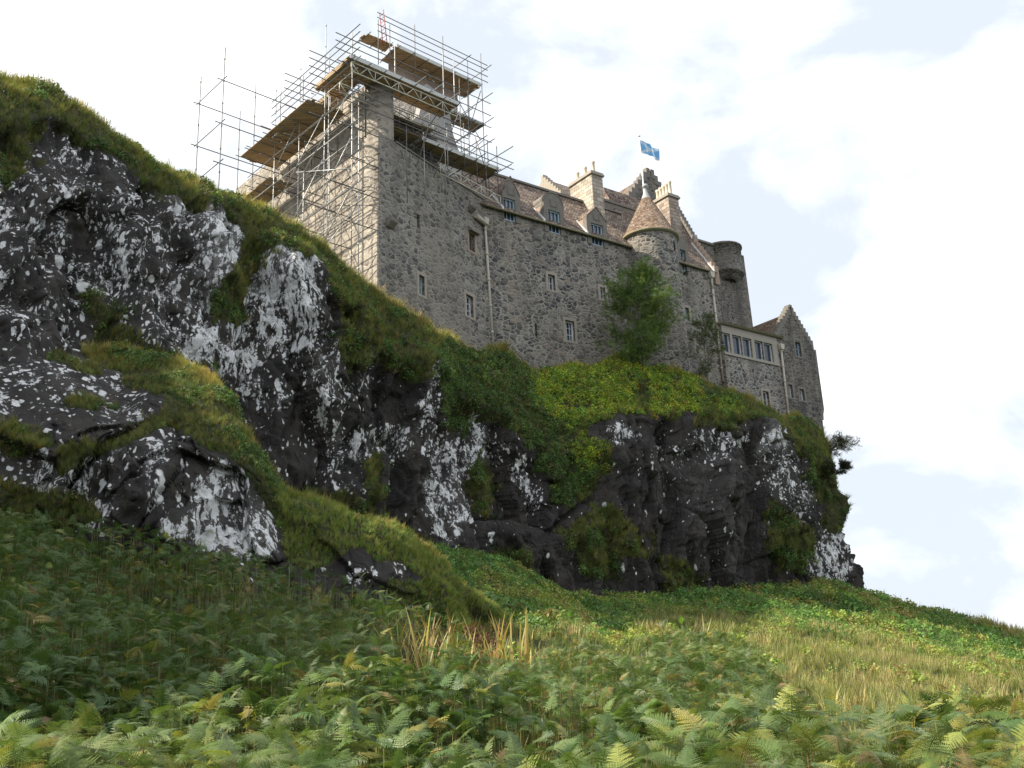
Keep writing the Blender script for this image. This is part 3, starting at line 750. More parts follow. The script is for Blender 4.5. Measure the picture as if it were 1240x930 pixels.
# ---- curtain range
ze = M.px(675, 275)[1]
zb = zk_bot
xT = M.px(786, 300)[0]                            # turret axis
xR = M.px(868, 390)[0]
cops = [op(M, 664, 333, 672, 351), op(M, 727, 348.5, 733, 362), op(M, 648, 391.5, 650.6, 408), op(M, 685, 388.5, 696, 412.5)]
dorm = [(607, 630, 609.5, 623.5, 212, 241, 267), (657, 683, 664, 678, 232, 256, 282), (709, 735, 716, 730, 249, 272, 297)]
dops = []
for d in dorm: dops.append(op(M, d[2], d[5], d[3], d[6]))
cut = [(o[0], o[1], o[2], ze) for o in dops]
b = MB(); wall_open(b, M, -0.1, xR + 0.3, zb, ze, cops + cut + [op(M, 830, 373, 834.5, 388), (M.px(825, 310)[0], M.px(831, 310)[0], ze - 1.0, ze)])
b.build('curtain_wall', M_cur, cst)
window(M, cops[0], nx=2, nz=2); window(M, cops[1], nx=2, nz=2); slit(M, cops[2]); window(M, cops[3], nx=3, nz=3)
window(M, op(M, 830, 373, 834.5, 388), nx=1, nz=2, mat=M_blue)
# relieving arch low in the wall
b = MB(); x0, x1, z0, z1 = op(M, 613, 427, 633, 440); xc = (x0 + x1) / 2; hw = (x1 - x0) / 2
for i in range(9):
    t0, t1 = math.pi * i / 9, math.pi * (i + 1) / 9 - 0.05
    pf = [(xc - hw * math.cos(t), z1 - .6 + .55 * math.sin(t)) for t in (t0, t1)] + [(xc - (hw + .22) * math.cos(t), z1 - .6 + .78 * math.sin(t)) for t in (t1, t0)]
    b.prism(M, pf, -0.04, 0.05)
b.build('relieving_arch', M_ashd, cst)

ry = 3.3
zr = M.px(660, 231, ry)[1]
xch = M.px(735, 262)[0]
b = MB()
def slope(b, F, x0, x1, y0, z0, y1, z1, t=0.10):
    b.prism(F, [(y0, z0), (y1, z1), (y1, z1 - t * 1.4), (y0 + t, z0 - t)], x0, x1, 'x')
slope(b, M, -2.6, xT + 0.5, -0.22, ze + 0.02, ry, zr)
slope(b, M, -2.6, xT + 0.5, 2 * ry + 0.2, ze, ry, zr)
rf = b.build('roof', M_tile, cst)
b = MB(); b.box(M, -2.6, xT + 0.5, ry - 0.14, ry + 0.14, zr - 0.04, zr + 0.13); b.build('ridge_tiles', M_ashd, rf)
def gutter(F, x0, x1, y, z, r=0.075, mat=None, name='gutter'):
    b = MB(); b.tube(F.w(x0, y, z), F.w(x1, y, z), r, 8); return b.build(name, mat or M_gut, cst)
gutter(M, 0.05, xT - 1.6, -0.24, ze - 0.03)

for k, (a, c, wa, wc, yt, y1, y0) in enumerate(dorm):
    o = dops[k]; xa, xc_ = M.px(a + 1, (yt + y0) / 2)[0], M.px(c - 1, (yt + y0) / 2)[0]; xm = (xa + xc_) / 2; hw = (xc_ - xa) / 2
    zt = M.px((a + c) / 2, yt + 3)[1]; zs = o[3] + 0.35
    b = MB()
    outer = [(xa, ze - 0.02), (xa, zs)]
    if k == 1:
        outer += [(xm - hw * math.cos(t), zs + (zt - zs) * math.sin(t)) for t in [math.pi * i / 10 for i in range(1, 10)]]
    else:
        outer += [(xm, zt)]
    outer += [(xc_, zs), (xc_, ze - 0.02)]
    # front with the window left open: two jambs, then the pediment above the lintel
    y = -0.06
    b.prism(M, [(xa, o[2] - 0.05), (o[0], o[2] - 0.05), (o[0], o[3]), (xa, o[3])], y, 0.35)
    b.prism(M, [(o[1], o[2] - 0.05), (xc_, o[2] - 0.05), (xc_, o[3]), (o[1], o[3])], y, 0.35)
    b.prism(M, [(xa, o[3])] + outer[1:-1] + [(xc_, o[3])], y, 0.35)
    dm = b.build('dormer', M_ashd, cst)
    b = MB(); pr = outer[1:-1]
    n_ = len(pr)
    for i in range(n_ - 1):
        p, q = pr[i], pr[i + 1]
        b.mesh([M.w(p[0] - .0, -0.10, p[1] + .09), M.w(q[0], -0.10, q[1] + .09), M.w(q[0], 2.6, q[1] + .09), M.w(p[0], 2.6, p[1] + .09),
                M.w(p[0], -0.10, p[1] + .003), M.w(q[0], -0.10, q[1] + .003), M.w(q[0], 2.6, q[1] + .003), M.w(p[0], 2.6, p[1] + .003)],
               [(0, 1, 2, 3), (7, 6, 5, 4), (0, 4, 5, 1), (1, 5, 6, 2), (3, 2, 6, 7), (0, 3, 7, 4)])
    b.build('dormer_roof', M_ashd if k == 1 else M_tile, dm)
    b = MB(); b.box(M, xa + 0.02, xa + .12, 0.352, 2.2, ze, zs); b.box(M, xc_ - .12, xc_ - 0.02, 0.352, 2.2, ze, zs); b.build('dormer_cheek', M_pink, dm)
    b = MB(); b.box(M, xm - 0.3, xm + 0.3, -0.10, -0.055, o[3] + 0.30, o[3] + 0.36); b.box(M, xm - 0.3, xm - 0.25, -0.10, -0.055, o[3] + .36, o[3] + .85); b.box(M, xm + .25, xm + .30, -0.10, -0.055, o[3] + .36, o[3] + .85)
    b.build('carved_panel', M_ashd, dm)
    b = MB(); z_ = ze + 0.08; b.prism(M, [(-0.2, z_), (0.9, z_ + 1.35), (0.9, z_ + 1.5), (-0.2, z_ + .16)], xa - 0.16, xa - 0.02, 'x'); b.build('flashing', M_white, dm)
    x0, x1, z0, z1 = o; yy = 0.12
    b = MB(); fr = 0.08
    for (p, q, d, e) in ((x0, x0 + fr, z0, z1), (x1 - fr, x1, z0, z1), (x0 + fr, x1 - fr, z0, z0 + fr), (x0 + fr, x1 - fr, z1 - fr, z1), (x0 + fr, x1 - fr, (z0 + z1) / 2 - .05, (z0 + z1) / 2 + .05)):
        b.box(M, p, q, yy - 0.06, yy + .04, d, e)
    for i in (1, 2):
        q = x0 + (x1 - x0) * i / 3; b.box(M, q - .025, q + .025, yy - .03, yy + .02, z0 + fr, z1 - fr)
    b.build('sash', M_blue, dm)
    b = MB(); b.box(M, x0 + .01, x1 - .01, yy + .045, yy + .06, z0 + .01, z1 - .01); b.build('pane', M_glass, dm)

def chimney(F, xe_px, ytop, ybot, xl_px, xr_px, y0, npots, pot_top, mat, label=None):
    """Stack seen on its corner: right face in the plane y0, left face running back."""
    xe, zt = F.px(xe_px, ytop, y0); xr = F.px(xr_px, ytop, y0)[0]
    B = Fr(F.w(xe, y0, 0), F.Y[:2]); ln = B.px(xl_px, ytop + 14)[0]
    zb_ = F.px(xe_px, ybot, y0)[1]
    b = MB(); b.box(F, xe, xr, y0, y0 + ln, zb_ - 1.5, zt)
    s = b.build('chimney', mat, cst)
    b = MB(); b.box(F, xe - .12, xr + .12, y0 - .12, y0 + ln + .12, zt + .002, zt + 0.18); b.box(F, xe - .05, xr + .05, y0 - .05, y0 + ln + .05, zt + .182, zt + .30); b.build('chimney_cap', M_ash, s)
    ph = F.px(xe_px, ytop - pot_top, y0)[1] - zt - .3
    for i in range(npots):
        yy = y0 + ln * (0.14 + 0.72 * i / max(npots - 1, 1)); c = F.w((xe + xr) / 2, yy, 0)
        b = MB(); z = zt + .28; h = ph * (1 - 0.04 * i)
        b.lathe(c, [(0.19, z), (0.21, z + .12), (0.16, z + .2), (0.135, z + h * .8), (0.17, z + h * .86), (0.165, z + h), (0.11, z + h), (0.11, z + h * .7)], 12); b.build('chimney_pot', M_pot, s)
    return s
M_ch1 = tiles('ashlar', [(.05, (.30, .26, .21)), (.5, (.42, .37, .30)), (.95, (.50, .45, .37))], .55, .32, .5, (.24, .21, .17))
chimney(M, 716, 210, 250, 690, 729, 2.0, 3, 19, M_ch1)
M_ch2 = tiles('brown_ashlar', [(.05, (.22, .17, .14)), (.5, (.34, .27, .22)), (.95, (.42, .35, .28))], .5, .3, .5, (.20, .165, .135))
chimney(M, 809, 237, 300, 789, 821, 1.6, 5, 21, M_ch2)

# ---- stair turret
zt0 = M.px(787, 283, -1.2)[1]
cT = M.w(xT, -0.15, 0)
b = MB(); R = 2.03
b.lathe(cT, [(R * 1.10, zb), (R * 1.05, zb + 5), (R * 1.0, zt0 - 5), (R * 0.985, zt0 - 0.05)], 40)
tr = b.build('turret', M_cur, cst)
b = MB(); b.lathe(cT, [(R * .98, zt0 - .06), (R * 1.09, zt0 + .02), (R * 1.12, zt0 + .14), (R * 1.02, zt0 + .2)], 40); b.build('turret_eaves', M_gut, tr)
za = M.px(783, 236, 0)[1]
b = MB(); b.lathe(cT, [(R * 1.10, zt0 + .16), (R * 0.99, zt0 + .42), (0.16, za - 0.1), (0.02, za + 0.1)], 40, uvs=True); b.build('cone_roof', M_cone, tr)
b = MB(); b.lathe(cT, [(0.42, za - .62), (0.20, za - 0.05), (0.13, za + .25), (0.13, za + .45), (0.22, za + .5), (0.24, za + .62), (0.18, za + .74), (0.02, za + .78)], 16); b.build('finial', M_lead, tr)
th = math.atan2(-M.Y[1], -M.Y[0]) + 0.28
def turret_slit(t, zc, h, hw=0.09):
    d = np.array([math.cos(t), math.sin(t), 0]); Ft = Fr(cT + d * (R * 0.99), (-d[1], d[0]))
    b = MB(); b.box(Ft, -hw, hw, -0.012, 0.35, zc - h / 2, zc + h / 2); b.build('arrow_slit', M_void, tr)
turret_slit(th, M.px(806, 298, -1.8)[1], 0.75); turret_slit(th + .1, M.px(806, 400, -1.8)[1], 0.9, 0.07)

# ---- wing right of the turret
dz0 = M.px(825, 300)[1]
xa, xb_ = M.px(819.5, 305)[0], M.px(833, 305)[0]
o = (M.px(823.6, 312)[0], M.px(830, 312)[0], M.px(827, 327)[1], M.px(827, 303)[1])
b = MB(); b.prism(M, [(xa, o[2]), (o[0], o[2]), (o[0], o[3]), (xa, o[3])], -.05, .3); b.prism(M, [(o[1], o[2]), (xb_, o[2]), (xb_, o[3]), (o[1], o[3])], -.05, .3)
zp = M.px(826, 286)[1]; b.prism(M, [(xa, o[3]), (xb_, o[3]), (xb_, zp - .5), ((xa + xb_) / 2, zp), (xa, zp - .5)], -.05, 2.0); dm = b.build('dormer', M_ashd, cst)
window(M, o, y=-.05, nx=2, nz=3, mat=M_blue, surround=False, parent=dm)
ze2 = M.px(848, 326)[1]
x2 = M.px(864, 328)[0]
B2 = Fr(M.w(x2, 0, 0), M.Y[:2])
yr2, zr2 = B2.px(838, 296)
b = MB(); slope(b, M, xT + 1.7, x2, -.2, ze2, yr2, zr2); slope(b, M, xT + 1.7, x2, 2 * yr2, ze2, yr2, zr2); b.build('roof', M_tile, cst)
gutter(M, xT + 1.85, x2 + .1, -.22, ze2 - .03, mat=M_gut)
def steps_back(F, x0, x1, ya, za_, yb, zb_, n, drop, mat, name='crow_steps'):
    b = MB()
    for i in range(n):
        u0, u1 = i / n, (i + 1) / n
        y_a, y_b = ya + (yb - ya) * u0, ya + (yb - ya) * u1; zt_ = za_ + (zb_ - za_) * u1
        b.box(F, x0, x1, min(y_a, y_b) + .002 * i, max(y_a, y_b), zt_ - drop, zt_)
    return b.build(name, mat, cst)
steps_back(M, x2 + .02, x2 + .5, -.1, ze2 + .2, yr2, zr2 + .5, 8, 1.6, M_pink)
b = MB(); b.prism(M, [(-.15, ze2 - 0.0), (yr2, zr2 + .02), (yr2, zr2 + .2), (-.15, ze2 + .2)], x2 - .10, x2 + .012, 'x'); b.build('flashing', M_white, cst)
b = MB(); b.prism(M, [(0.02, zb), (0.02, ze2), (yr2, zr2), (2 * yr2, ze2), (2 * yr2, zb)], x2 - .1, x2 + .42, 'x'); b.build('gable_wall', M_cur, cst)
b = MB(); c_ = M.w(M.px(842, 292, yr2)[0], yr2, 0); z = M.px(842, 296, yr2)[1]; b.lathe(c_, [(.2, z - .6), (.17, z + .5), (.22, z + .55), (.2, z + .8)], 10); b.build('chimney_pot', M_lead, cst)
# taller range behind with dark crow steps
x3 = M.px(838, 285, 4)[0]; B3 = Fr(M.w(x3, 0, 0), M.Y[:2])
ya3, za3 = B3.px(839, 289); yb3, zb3 = B3.px(817, 250)
steps_back(M, x3, x3 + .5, ya3, za3, yb3, zb3, 9, 3.0, M_ashd)
b = MB(); b.prism(M, [(ya3, za3 - 5), (ya3, za3 - .4), (yb3, zb3 - .4), (2 * yb3 - ya3, za3 - .4), (2 * yb3 - ya3, za3 - 5)], xT + 1.0, x3 - .002, 'x'); b.build('rear_roof', M_tile, cst)

def gable(F, px_ap, py_ap, px_l, py_l, y0, depth, nst, mat, steps_mat, rmat, zbase, lsteps=True, sw=0.42):
    """Crow-stepped gable wall facing the viewer with its roof running back."""
    xa_, zap = F.px(px_ap, py_ap, y0); xl, zl = F.px(px_l, py_l, y0); hw = xa_ - xl
    b = MB(); b.prism(F, [(xl, zbase), (xa_ + hw, zbase), (xa_ + hw, zl), (xa_, zap - .2), (xl, zl)], y0, y0 + .5); g = b.build('gable_wall', mat, cst)
    b = MB()
    for s in (-1, 1):
        for i in range(nst):
            u0, u1 = i / nst, (i + 1) / nst
            p0, p1 = xa_ + s * hw * (1.02 - u0), xa_ + s * hw * (1.02 - u1)
            zt_ = zl + (zap - zl) * (u1) ; b.box(F, min(p0, p1) + .002, max(p0, p1), y0 - .03 - .001 * i, y0 + .53, zt_ - 1.1 * (zap - zl) / nst - .25, zt_ + .12)
    b.build('crow_steps', steps_mat, g)
    b = MB()
    for s in (-1, 1):
        p = [(xa_, zap - .45), (xa_ + s * (hw + .2), zl - .55), (xa_ + s * (hw + .2), zl - .42), (xa_, zap - .28)]
        b.prism(F, p, y0 + .5, y0 + depth)
    b.build('gable_roof', rmat, g)
    b = MB(); b.box(F, xl + .05, xa_ + hw - .05, y0 + .51, y0 + depth - .1, zbase, zl - .45); b.build('gable_range', mat, g)
    return g
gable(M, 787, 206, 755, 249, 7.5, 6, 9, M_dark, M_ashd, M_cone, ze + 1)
# parapet band and far lit crow steps behind the long roof
x0, z0 = M.px(729, 243, 4.6); x1, z1 = M.px(775, 257, 4.6)
b = MB(); b.box(M, x0 - 1, x1 + 1.2, 4.6, 5.1, ze, (z0 + z1) / 2); b.box(M, x0 - 1, x1 + 1.2, 4.5, 5.2, (z0 + z1) / 2 + .003, (z0 + z1) / 2 + .2); b.build('parapet', M_ashd, cst)
x4 = M.px(654, 212, 10)[0]; B4 = Fr(M.w(x4, 0, 0), M.Y[:2]); yh, zh = B4.px(655, 213); yl_, zl_ = B4.px(679, 234)
steps_back(M, x4, x4 + .5, yl_, zl_, yh, zh, 8, 2.5, M_ash)
b = MB(); slope(b, M, x4 + .4, x4 + 9, yl_, zl_ - .2, yh, zh - .2); slope(b, M, x4 + .4, x4 + 9, 2 * yh - yl_, zl_ - .2, yh, zh - .2); b.build('rear_roof', M_tile, cst)
b = MB(); b.prism(M, [(yl_, zl_ - 6), (yl_, zl_ - .4), (yh, zh - .4), (2 * yh - yl_, zl_ - .4), (2 * yh - yl_, zl_ - 6)], x4 + .05, x4 + .4, 'x'); b.build('gable_wall', M_ash, cst)

# ---- big tower at the back with its round bartizan
yT = 6.0
xl, _ = M.px(834, 300, yT); xr, zr_ = M.px(903.5, 335, yT); zt_ = M.px(858, 294, yT)[1]
zbt = ze - 14; xrb = M.px(912, 398, yT)[0]; zrb = M.px(912, 398, yT)[1]
k_ = (xrb - xr) / (zr_ - zrb)
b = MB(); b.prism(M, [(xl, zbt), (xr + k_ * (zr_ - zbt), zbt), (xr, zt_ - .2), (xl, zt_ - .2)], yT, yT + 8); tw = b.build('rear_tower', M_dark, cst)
b = MB(); b.box(M, xl, xr - 1.0, yT - .14, yT + 8, zt_ - .198, zt_); b.build('coping', M_ashd, tw)
xb1, xb2 = M.px(870, 310, yT - .6)[0], M.px(902, 310, yT - .6)[0]
cB = M.w((xb1 + xb2) / 2, yT + .55, 0); rB = (xb2 - xb1) / 2 * 1.0; zb1 = M.px(888, 328, yT - .6)[1]
b = MB(); b.lathe(cB, [(rB * .55, zb1 - .75), (rB * .78, zb1 - .5), (rB * .80, zb1 - .28), (rB * 1.0, zb1 - .2), (rB * 1.02, zb1), (rB * .97, zb1 + .02), (rB * .97, zt_ - .1), (rB * 1.04, zt_ - .08), (rB * 1.04, zt_ + .1), (rB * .8, zt_ + .12), (0.02, zt_ + .12)], 30); b.build('bartizan', M_dark, tw)

# ---- sun room range and crow stepped end gable
yS = -0.5
xs0, xs1 = M.px(876, 420, yS)[0], M.px(946, 440, yS)[0]
zse = M.px(915, 402, yS)[1]; z0 = zb
wl = [(877.3, 405, 884.2, 426), (887.2, 407, 898.0, 430), (899.4, 409.5, 910.0, 432), (914.0, 413, 924.0, 435), (925.2, 415.5, 935.6, 438)]
wo = [op(M, a, b_, c, d, yS) for a, b_, c, d in wl]
zlo = np.mean([q[2] for q in wo]); zhi = np.mean([q[3] for q in wo]); wo = [(q[0], q[1], zlo, zhi) for q in wo]
lo_w = op(M, 924.5, 474, 931.5, 493, yS)
b = MB(); wall_open(b, M, xs0, xs1 + .02, z0, zse, wo + [lo_w], yS)
b.box(M, xs0, xs1, yS + .32, 4, z0, zlo - .2)
b.poly([M.w(xs0, yS, z0), M.w(xs0, 4, z0), M.w(xs0, 4, zse), M.w(xs0, yS, zse)][::-1])
b.build('sun_room_wall', M_cur, cst)
b = MB()
b.box(M, xs0 - .02, xs1 - .3, yS - .10, yS + .02, zlo - .22, zlo - .01)
b.box(M, xs0 - .02, xs1 - .3, yS - .05, yS + .02, zhi + .01, zse - .02)
for i in range(4): b.box(M, wo[i][1] + .005, wo[i + 1][0] - .005, yS - .06, yS + .25, zlo - .005, zhi + .005)
b.box(M, wo[4][1] + .005, xs1 - .32, yS - .055, yS + .05, zlo - .005, zhi + .005)
b.build('mullion_band', plain('pale_stone', (0.36, 0.33, 0.28), 0.85, 0.15, 4.0), cst)
for q in wo: window(M, q, yS, 1, 1, M_white, False, 0.18, fr=.05)
window(M, lo_w, yS, 1, 2, M_white)
b = MB(); slope(b, M, xs0 - .15, xs1 + .35, yS - .35, zse + .02, 3.2, zse + .9, .12); b.build('lean_to_roof', M_gut, cst)
b = MB(); b.box(M, xs0, xs1, yS + .4, 3.4, zlo - .199, zlo - .12); b.build('sun_room_floor', M_ashd, cst)
yG = -0.5
xg0, xg1 = xs1 + .02, M.px(988, 450, yG)[0]
xap, zap = M.px(957, 374, yG); zge = M.px(985, 419, yG)[1]; zcb = M.px(990, 486, yG)[1]
gops = [op(M, 963.5, 413, 969.7, 431, yG), op(M, 955, 466, 960, 481, yG), op(M, 968.5, 471.5, 974, 484.5, yG)]
b = MB()
wall_open(b, M, xg0, xg1, z0, zge, gops, yG)
b.prism(M, [(xap - (xg1 - xap) * 1.0, zge), (xg1, zge), (xap, zap)], yG, yG + .5)
b.poly([M.w(xg1, yG, z0), M.w(xg1, 7, z0), M.w(xg1, 7, zge), M.w(xg1, yG, zge)])
b.poly([M.w(xg0, 7, z0), M.w(xg1, 7, z0), M.w(xg1, 7, zge), M.w(xg0, 7, zge)])
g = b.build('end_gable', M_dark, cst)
b = MB(); hw = xg1 - xap
for s in (-1, 1):
    for i in range(9):
        u0, u1 = i / 9, (i + 1) / 9; p0, p1 = xap + s * hw * (1.04 - u0), xap + s * hw * (1.04 - u1); zt2 = zge + (zap - zge) * u1
        b.box(M, min(p0, p1) + .002, max(p0, p1), yG - .04 - .001 * i, yG + .52, zt2 - .62, zt2 + .14)
b.box(M, xap - .16, xap + .16, yG - .06, yG + .5, zap + .14, zap + .35)
b.build('crow_steps', M_ashd, g)
b = MB()
for s in (-1, 1):
    b.prism(M, [(xap, zap - .45), (xap + s * (hw + .1), zge - .5), (xap + s * (hw + .1), zge - .35), (xap, zap - .27)], yG + .5, 8)
b.build('gable_roof', M_cone, g)
b = MB(); b.prism(M, [(yG - .0, zcb - .6), (yG + 3.0, zcb - .6), (yG + 3.0, zge - .3), (yG + .02, zge - .3)], xg1 + .003, xg1 + .42, 'x'); b.build('oriel', M_dark, g)
b = MB(); b.prism(M, [(xg1 + .003, zcb - 1.6), (xg1 + .2, zcb - 1.5), (xg1 + .25, zcb - 1.05), (xg1 + .42, zcb - .61), (xg1 + .003, zcb - .61)], yG + .01, yG + 2.9); b.build('corbel', M_ashd, g)
for q in gops: window(M, q, yG, 1, 2, M_blue if q is gops[0] else M_white, smat=M_ashd, parent=g)

# ---- rainwater pipes
def pipe(F, pts, yl, r=0.085, hop=None):
    q = [F.px(a, c, yl) for a, c in pts]
    b = MB()
    for i in range(len(q) - 1): b.tube(F.w(q[i][0], yl, q[i][1]), F.w(q[i + 1][0], yl, q[i + 1][1]), r, 8)
    L = q[-2][1] - q[-1][1]
    for k in range(5):
        t = (k + .3) / 5; x = q[-2][0] + (q[-1][0] - q[-2][0]) * t; z = q[-2][1] + (q[-1][1] - q[-2][1]) * t
        b.tube(F.w(x, yl, z - .06), F.w(x, yl, z + .06), r * 1.35, 8)
    d = b.build('downpipe', M_pipe, cst)
    x, z = q[0]
    b = MB(); b.prism(F, [(x - .14, z - .25), (x + .14, z - .25), (x + .24, z + .08), (x + .24, z + .22), (x - .24, z + .22), (x - .24, z + .08)], yl - .2, yl + .1); b.build('hopper', M_pipe, d)
pipe(KR, [(587, 268), (597.5, 425)], -.13)
xq, zq = KR.px(576, 261, -.2); b = MB(); b.tube(KR.w(xq, -.22, zq), KR.w(KLn - .1, -.22, zq - .15), .16, 8); b.build('drain_trough', M_pipe, cst)
pipe(M, [(861, 333), (863, 350), (876, 462)], -.13)
pipe(M, [(945.5, 420), (956, 512)], yG - .13)

# ---- flag
fx, fz = M.px(781, 245, 5.0); pt = M.px(776.5, 167, 5.0)[1]
pb = M.w(fx, 5.0, fz - 6.0)
fp = empty('flagpole', tuple(pb), 'tall white flagpole standing behind the conical turret roof', 'flagpole')
b = MB(); b.tube(pb, (pb[0], pb[1], pt), .11, 10, .045); b.build('pole', M_white, fp)
b = MB(); b.lathe(pb, [(.05, pt), (.12, pt + .06), (.12, pt + .14), (.02, pt + .2)], 10); b.build('truck', M_white, fp)
L, H = 1.85, 1.2
nx_, nz_ = 48, 32
U, V = np.meshgrid(np.linspace(0, 1, nx_), np.linspace(0, 1, nz_))
fd = np.array([0.93, 0.36, 0]); fn = np.array([-.36, .93, 0])
sag = -0.42 * U - 0.12 * U * U
wave = 0.16 * U * np.sin(U * 9 + V * 1.2) + 0.05 * np.sin(U * 17 + V * 2)
P3 = np.array([pb[0], pb[1], pt - .25 - H])[None, None] + fd * (U * L * .95)[..., None] + fn * wave[..., None] + np.array([0, 0, 1.0]) * (V * H * (1 - .12 * U) + sag * 1.0)[..., None] + fd * .06
me_v = P3.reshape(-1, 3); idx = np.arange(nx_ * nz_).reshape(nz_, nx_)
q = np.stack([idx[:-1, :-1], idx[:-1, 1:], idx[1:, 1:], idx[1:, :-1]], -1).reshape(-1, 4)
me = np_mesh('flag', me_v, q.ravel(), np.full(len(q), 4), True)
d = np.minimum(np.abs(U * L - V * L), np.abs(U * L - (1 - V) * L)) * H / math.hypot(L, H)
add_val(me, np.clip((0.135 - d) / 0.04, 0, 1).ravel(), 'cross')
m = NT('flag_cloth'); c = m.mix(m.attr('cross').outputs['Fac'], (0.19, 0.44, 0.73), (0.52, 0.64, 0.74))
m.set(c, .8); t_ = m.n('ShaderNodeBsdfTranslucent', {'Color': c}); mxs = m.n('ShaderNodeMixShader', {0: .5, 1: m.b.outputs[0], 2: t_.outputs[0]}); m.link(mxs.outputs[0], m.out.inputs['Surface'])
o = finish('flag', me, m.m); tag(o, 'blue flag with a white diagonal cross flying from the flagpole', 'flag')
# ================================================================== SCAFFOLD
C0 = at(426, 200, 50.5)
SA = Fr(C0, (0.676, -0.737))                       # along the sunlit face: x = -distance from the corner, y = inwards
M_gal = plain('galvanised_tube', (0.40, 0.41, 0.41), 0.45, 0.2, 4.0, 0.6, bump=0)
M_old = plain('dull_tube', (0.17, 0.165, 0.155), 0.6, 0.3, 4.0, 0.4, bump=0)
M_alu = plain('aluminium_beam', (0.62, 0.60, 0.50), 0.45, 0.1, 4.0, 0.3, bump=0)
m = NT('scaffold_board')
uv = m.n('ShaderNodeTexCoord').outputs['UV']
g = m.n('ShaderNodeTexBrick', {'Vector': m.n('ShaderNodeMapping', {'Vector': uv}).outputs[0], 'Scale': 1.0, 'Brick Width': 3.2, 'Row Height': 0.225, 'Mortar Size': 0.012,
     'Color1': (0.36, 0.27, 0.17, 1), 'Color2': (0.56, 0.44, 0.29, 1), 'Mortar': (0.05, 0.035, 0.02, 1)})
fn_ = m.noise(m.n('ShaderNodeMapping', {'Vector': uv, 'Scale': (0.6, 5, 1)}).outputs[0], 3.0, 5, 0.6)
M_board = m.set(m.mix(m.math('MULTIPLY', fn_, .5), g.outputs['Color'], (0.22, 0.13, 0.06)), .85)
M_toe = plain('toe_board_paint', (0.60, 0.60, 0.58), .7, .15, 3.0)
M_red = plain('red_primer', (0.40, 0.07, 0.05), .6, .2, 3.0)
sc = empty('scaffold', (C0[0], C0[1], 20.0), 'steel tube scaffold with timber decks wrapped round the keep corner', 'scaffold')
TR = 0.03
NSTD = [0]
def tubeobj(name, p, q, mat, r=TR):
    b = MB(); b.tube(p, q, r, 6)
    return b.build(name, mat, sc)
def standard(x, y, z0, z1, mat=None):
    p, q = SA.w(x, y, z0), SA.w(x, y, z1)
    b = MB(); b.tube(p, q, TR, 6)
    z = z0 + 1.0
    while z < z1:
        b.tube(SA.w(x, y, z - .06), SA.w(x, y, z + .06), TR * 1.5, 6); z += 1.5
    return b.build('standard', mat or M_gal, sc)
def hz(px, py, x, y):
    """Height of the scaffold point that stands at plan (x, y) and shows at photo row py."""
    p = SA.w(x, y, 0); d = rays(px, py); t = (p[1] - CAM[1]) / d[1]
    return float(CAM[2] + d[2] * t)
def xl_at(px, py, y):
    return SA.px(px, py, y)
zA = hz(426, 76, 0, 0)                               # main deck level
zlow = hz(426, 330, 0, 0) - 1.5
gz0 = 14.0
BAY = [0, -2.95, -5.9, -8.95]
tops = {0: 40, -2.95: 30, -5.9: 78, -8.95: 100}
pxs = {0: 426, -2.95: 387, -5.9: 349, -8.95: 313}
for x in BAY:
    standard(x, 0, zlow, hz(pxs[x], tops[x], x, 0))
standard(-2.75, 0.15, zlow, hz(386, 66, -2.75, .15))
for x in (-1.2, -4.4, -7.4): standard(x, 1.25, zlow, zA + 1.0, M_gal)
for x, z_ in ((-1.5, 1.9), (-4.5, 1.6), (-7.6, 2.2), (-10.4, 2.4), (-2.95, 2.4), (-5.9, 2.0)): standard(x, 1.9, zA - 3.5, zA + z_, M_old)
# left outlying frame: two tall standards stepped out from the row, tied back to it
def y_for(px, x):
    ys = np.linspace(-9, 6, 1501); P = np.array([SA.w(x, y, 29.0) for y in ys]); q = project(P)[0]
    return float(ys[np.argmin(np.abs(q - px))])
yo1, yo2 = y_for(264, -5.9), y_for(234, -8.95)
standard(-5.9, yo1, zlow, hz(265, 58, -5.9, yo1), M_old); standard(-8.95, yo2, zlow, hz(235, 93, -8.95, yo2), M_old)
for x, y, tp in ((-11.85, 0.0, 100), (-11.85, 1.9, 110), (-9.0, 2.0, 92), (-14.0, 0.0, 135)):
    pxx = float(project(np.array([SA.w(x, y, 29)]))[0][0]); standard(x, y, zlow + 1, hz(pxx, tp, x, y), M_old)
lv = [zA - 2.0 * k for k in range(0, 6)]
def ledger(p, q, mat=M_old, name='ledger'): return tubeobj(name, p, q, mat)
for k, z in enumerate(lv):
    ledger(SA.w(1.0, -.06, z - .1), SA.w(-12.4, -.06, z - .1), M_old if k % 2 else M_gal)
    ledger(SA.w(.4, 1.25, z - .1), SA.w(-9.6, 1.25, z - .1))
    for x in BAY: ledger(SA.w(x - .08, -1.0 if k < 2 else -.5, z - .17), SA.w(x - .08, 1.9, z - .17), M_old, 'transom')
for h in (0.55, 1.05, 1.6, 2.1):                     # guard rails of the top lift
    ledger(SA.w(.9, -.06, zA + h), SA.w(-9.4, -.06, zA + h), M_old, 'guard_rail')
    for x in (-2.95, -5.9): ledger(SA.w(x - .06, -1.1, zA + h - .06), SA.w(x - .06, 2.4, zA + h - .06), M_old, 'transom')
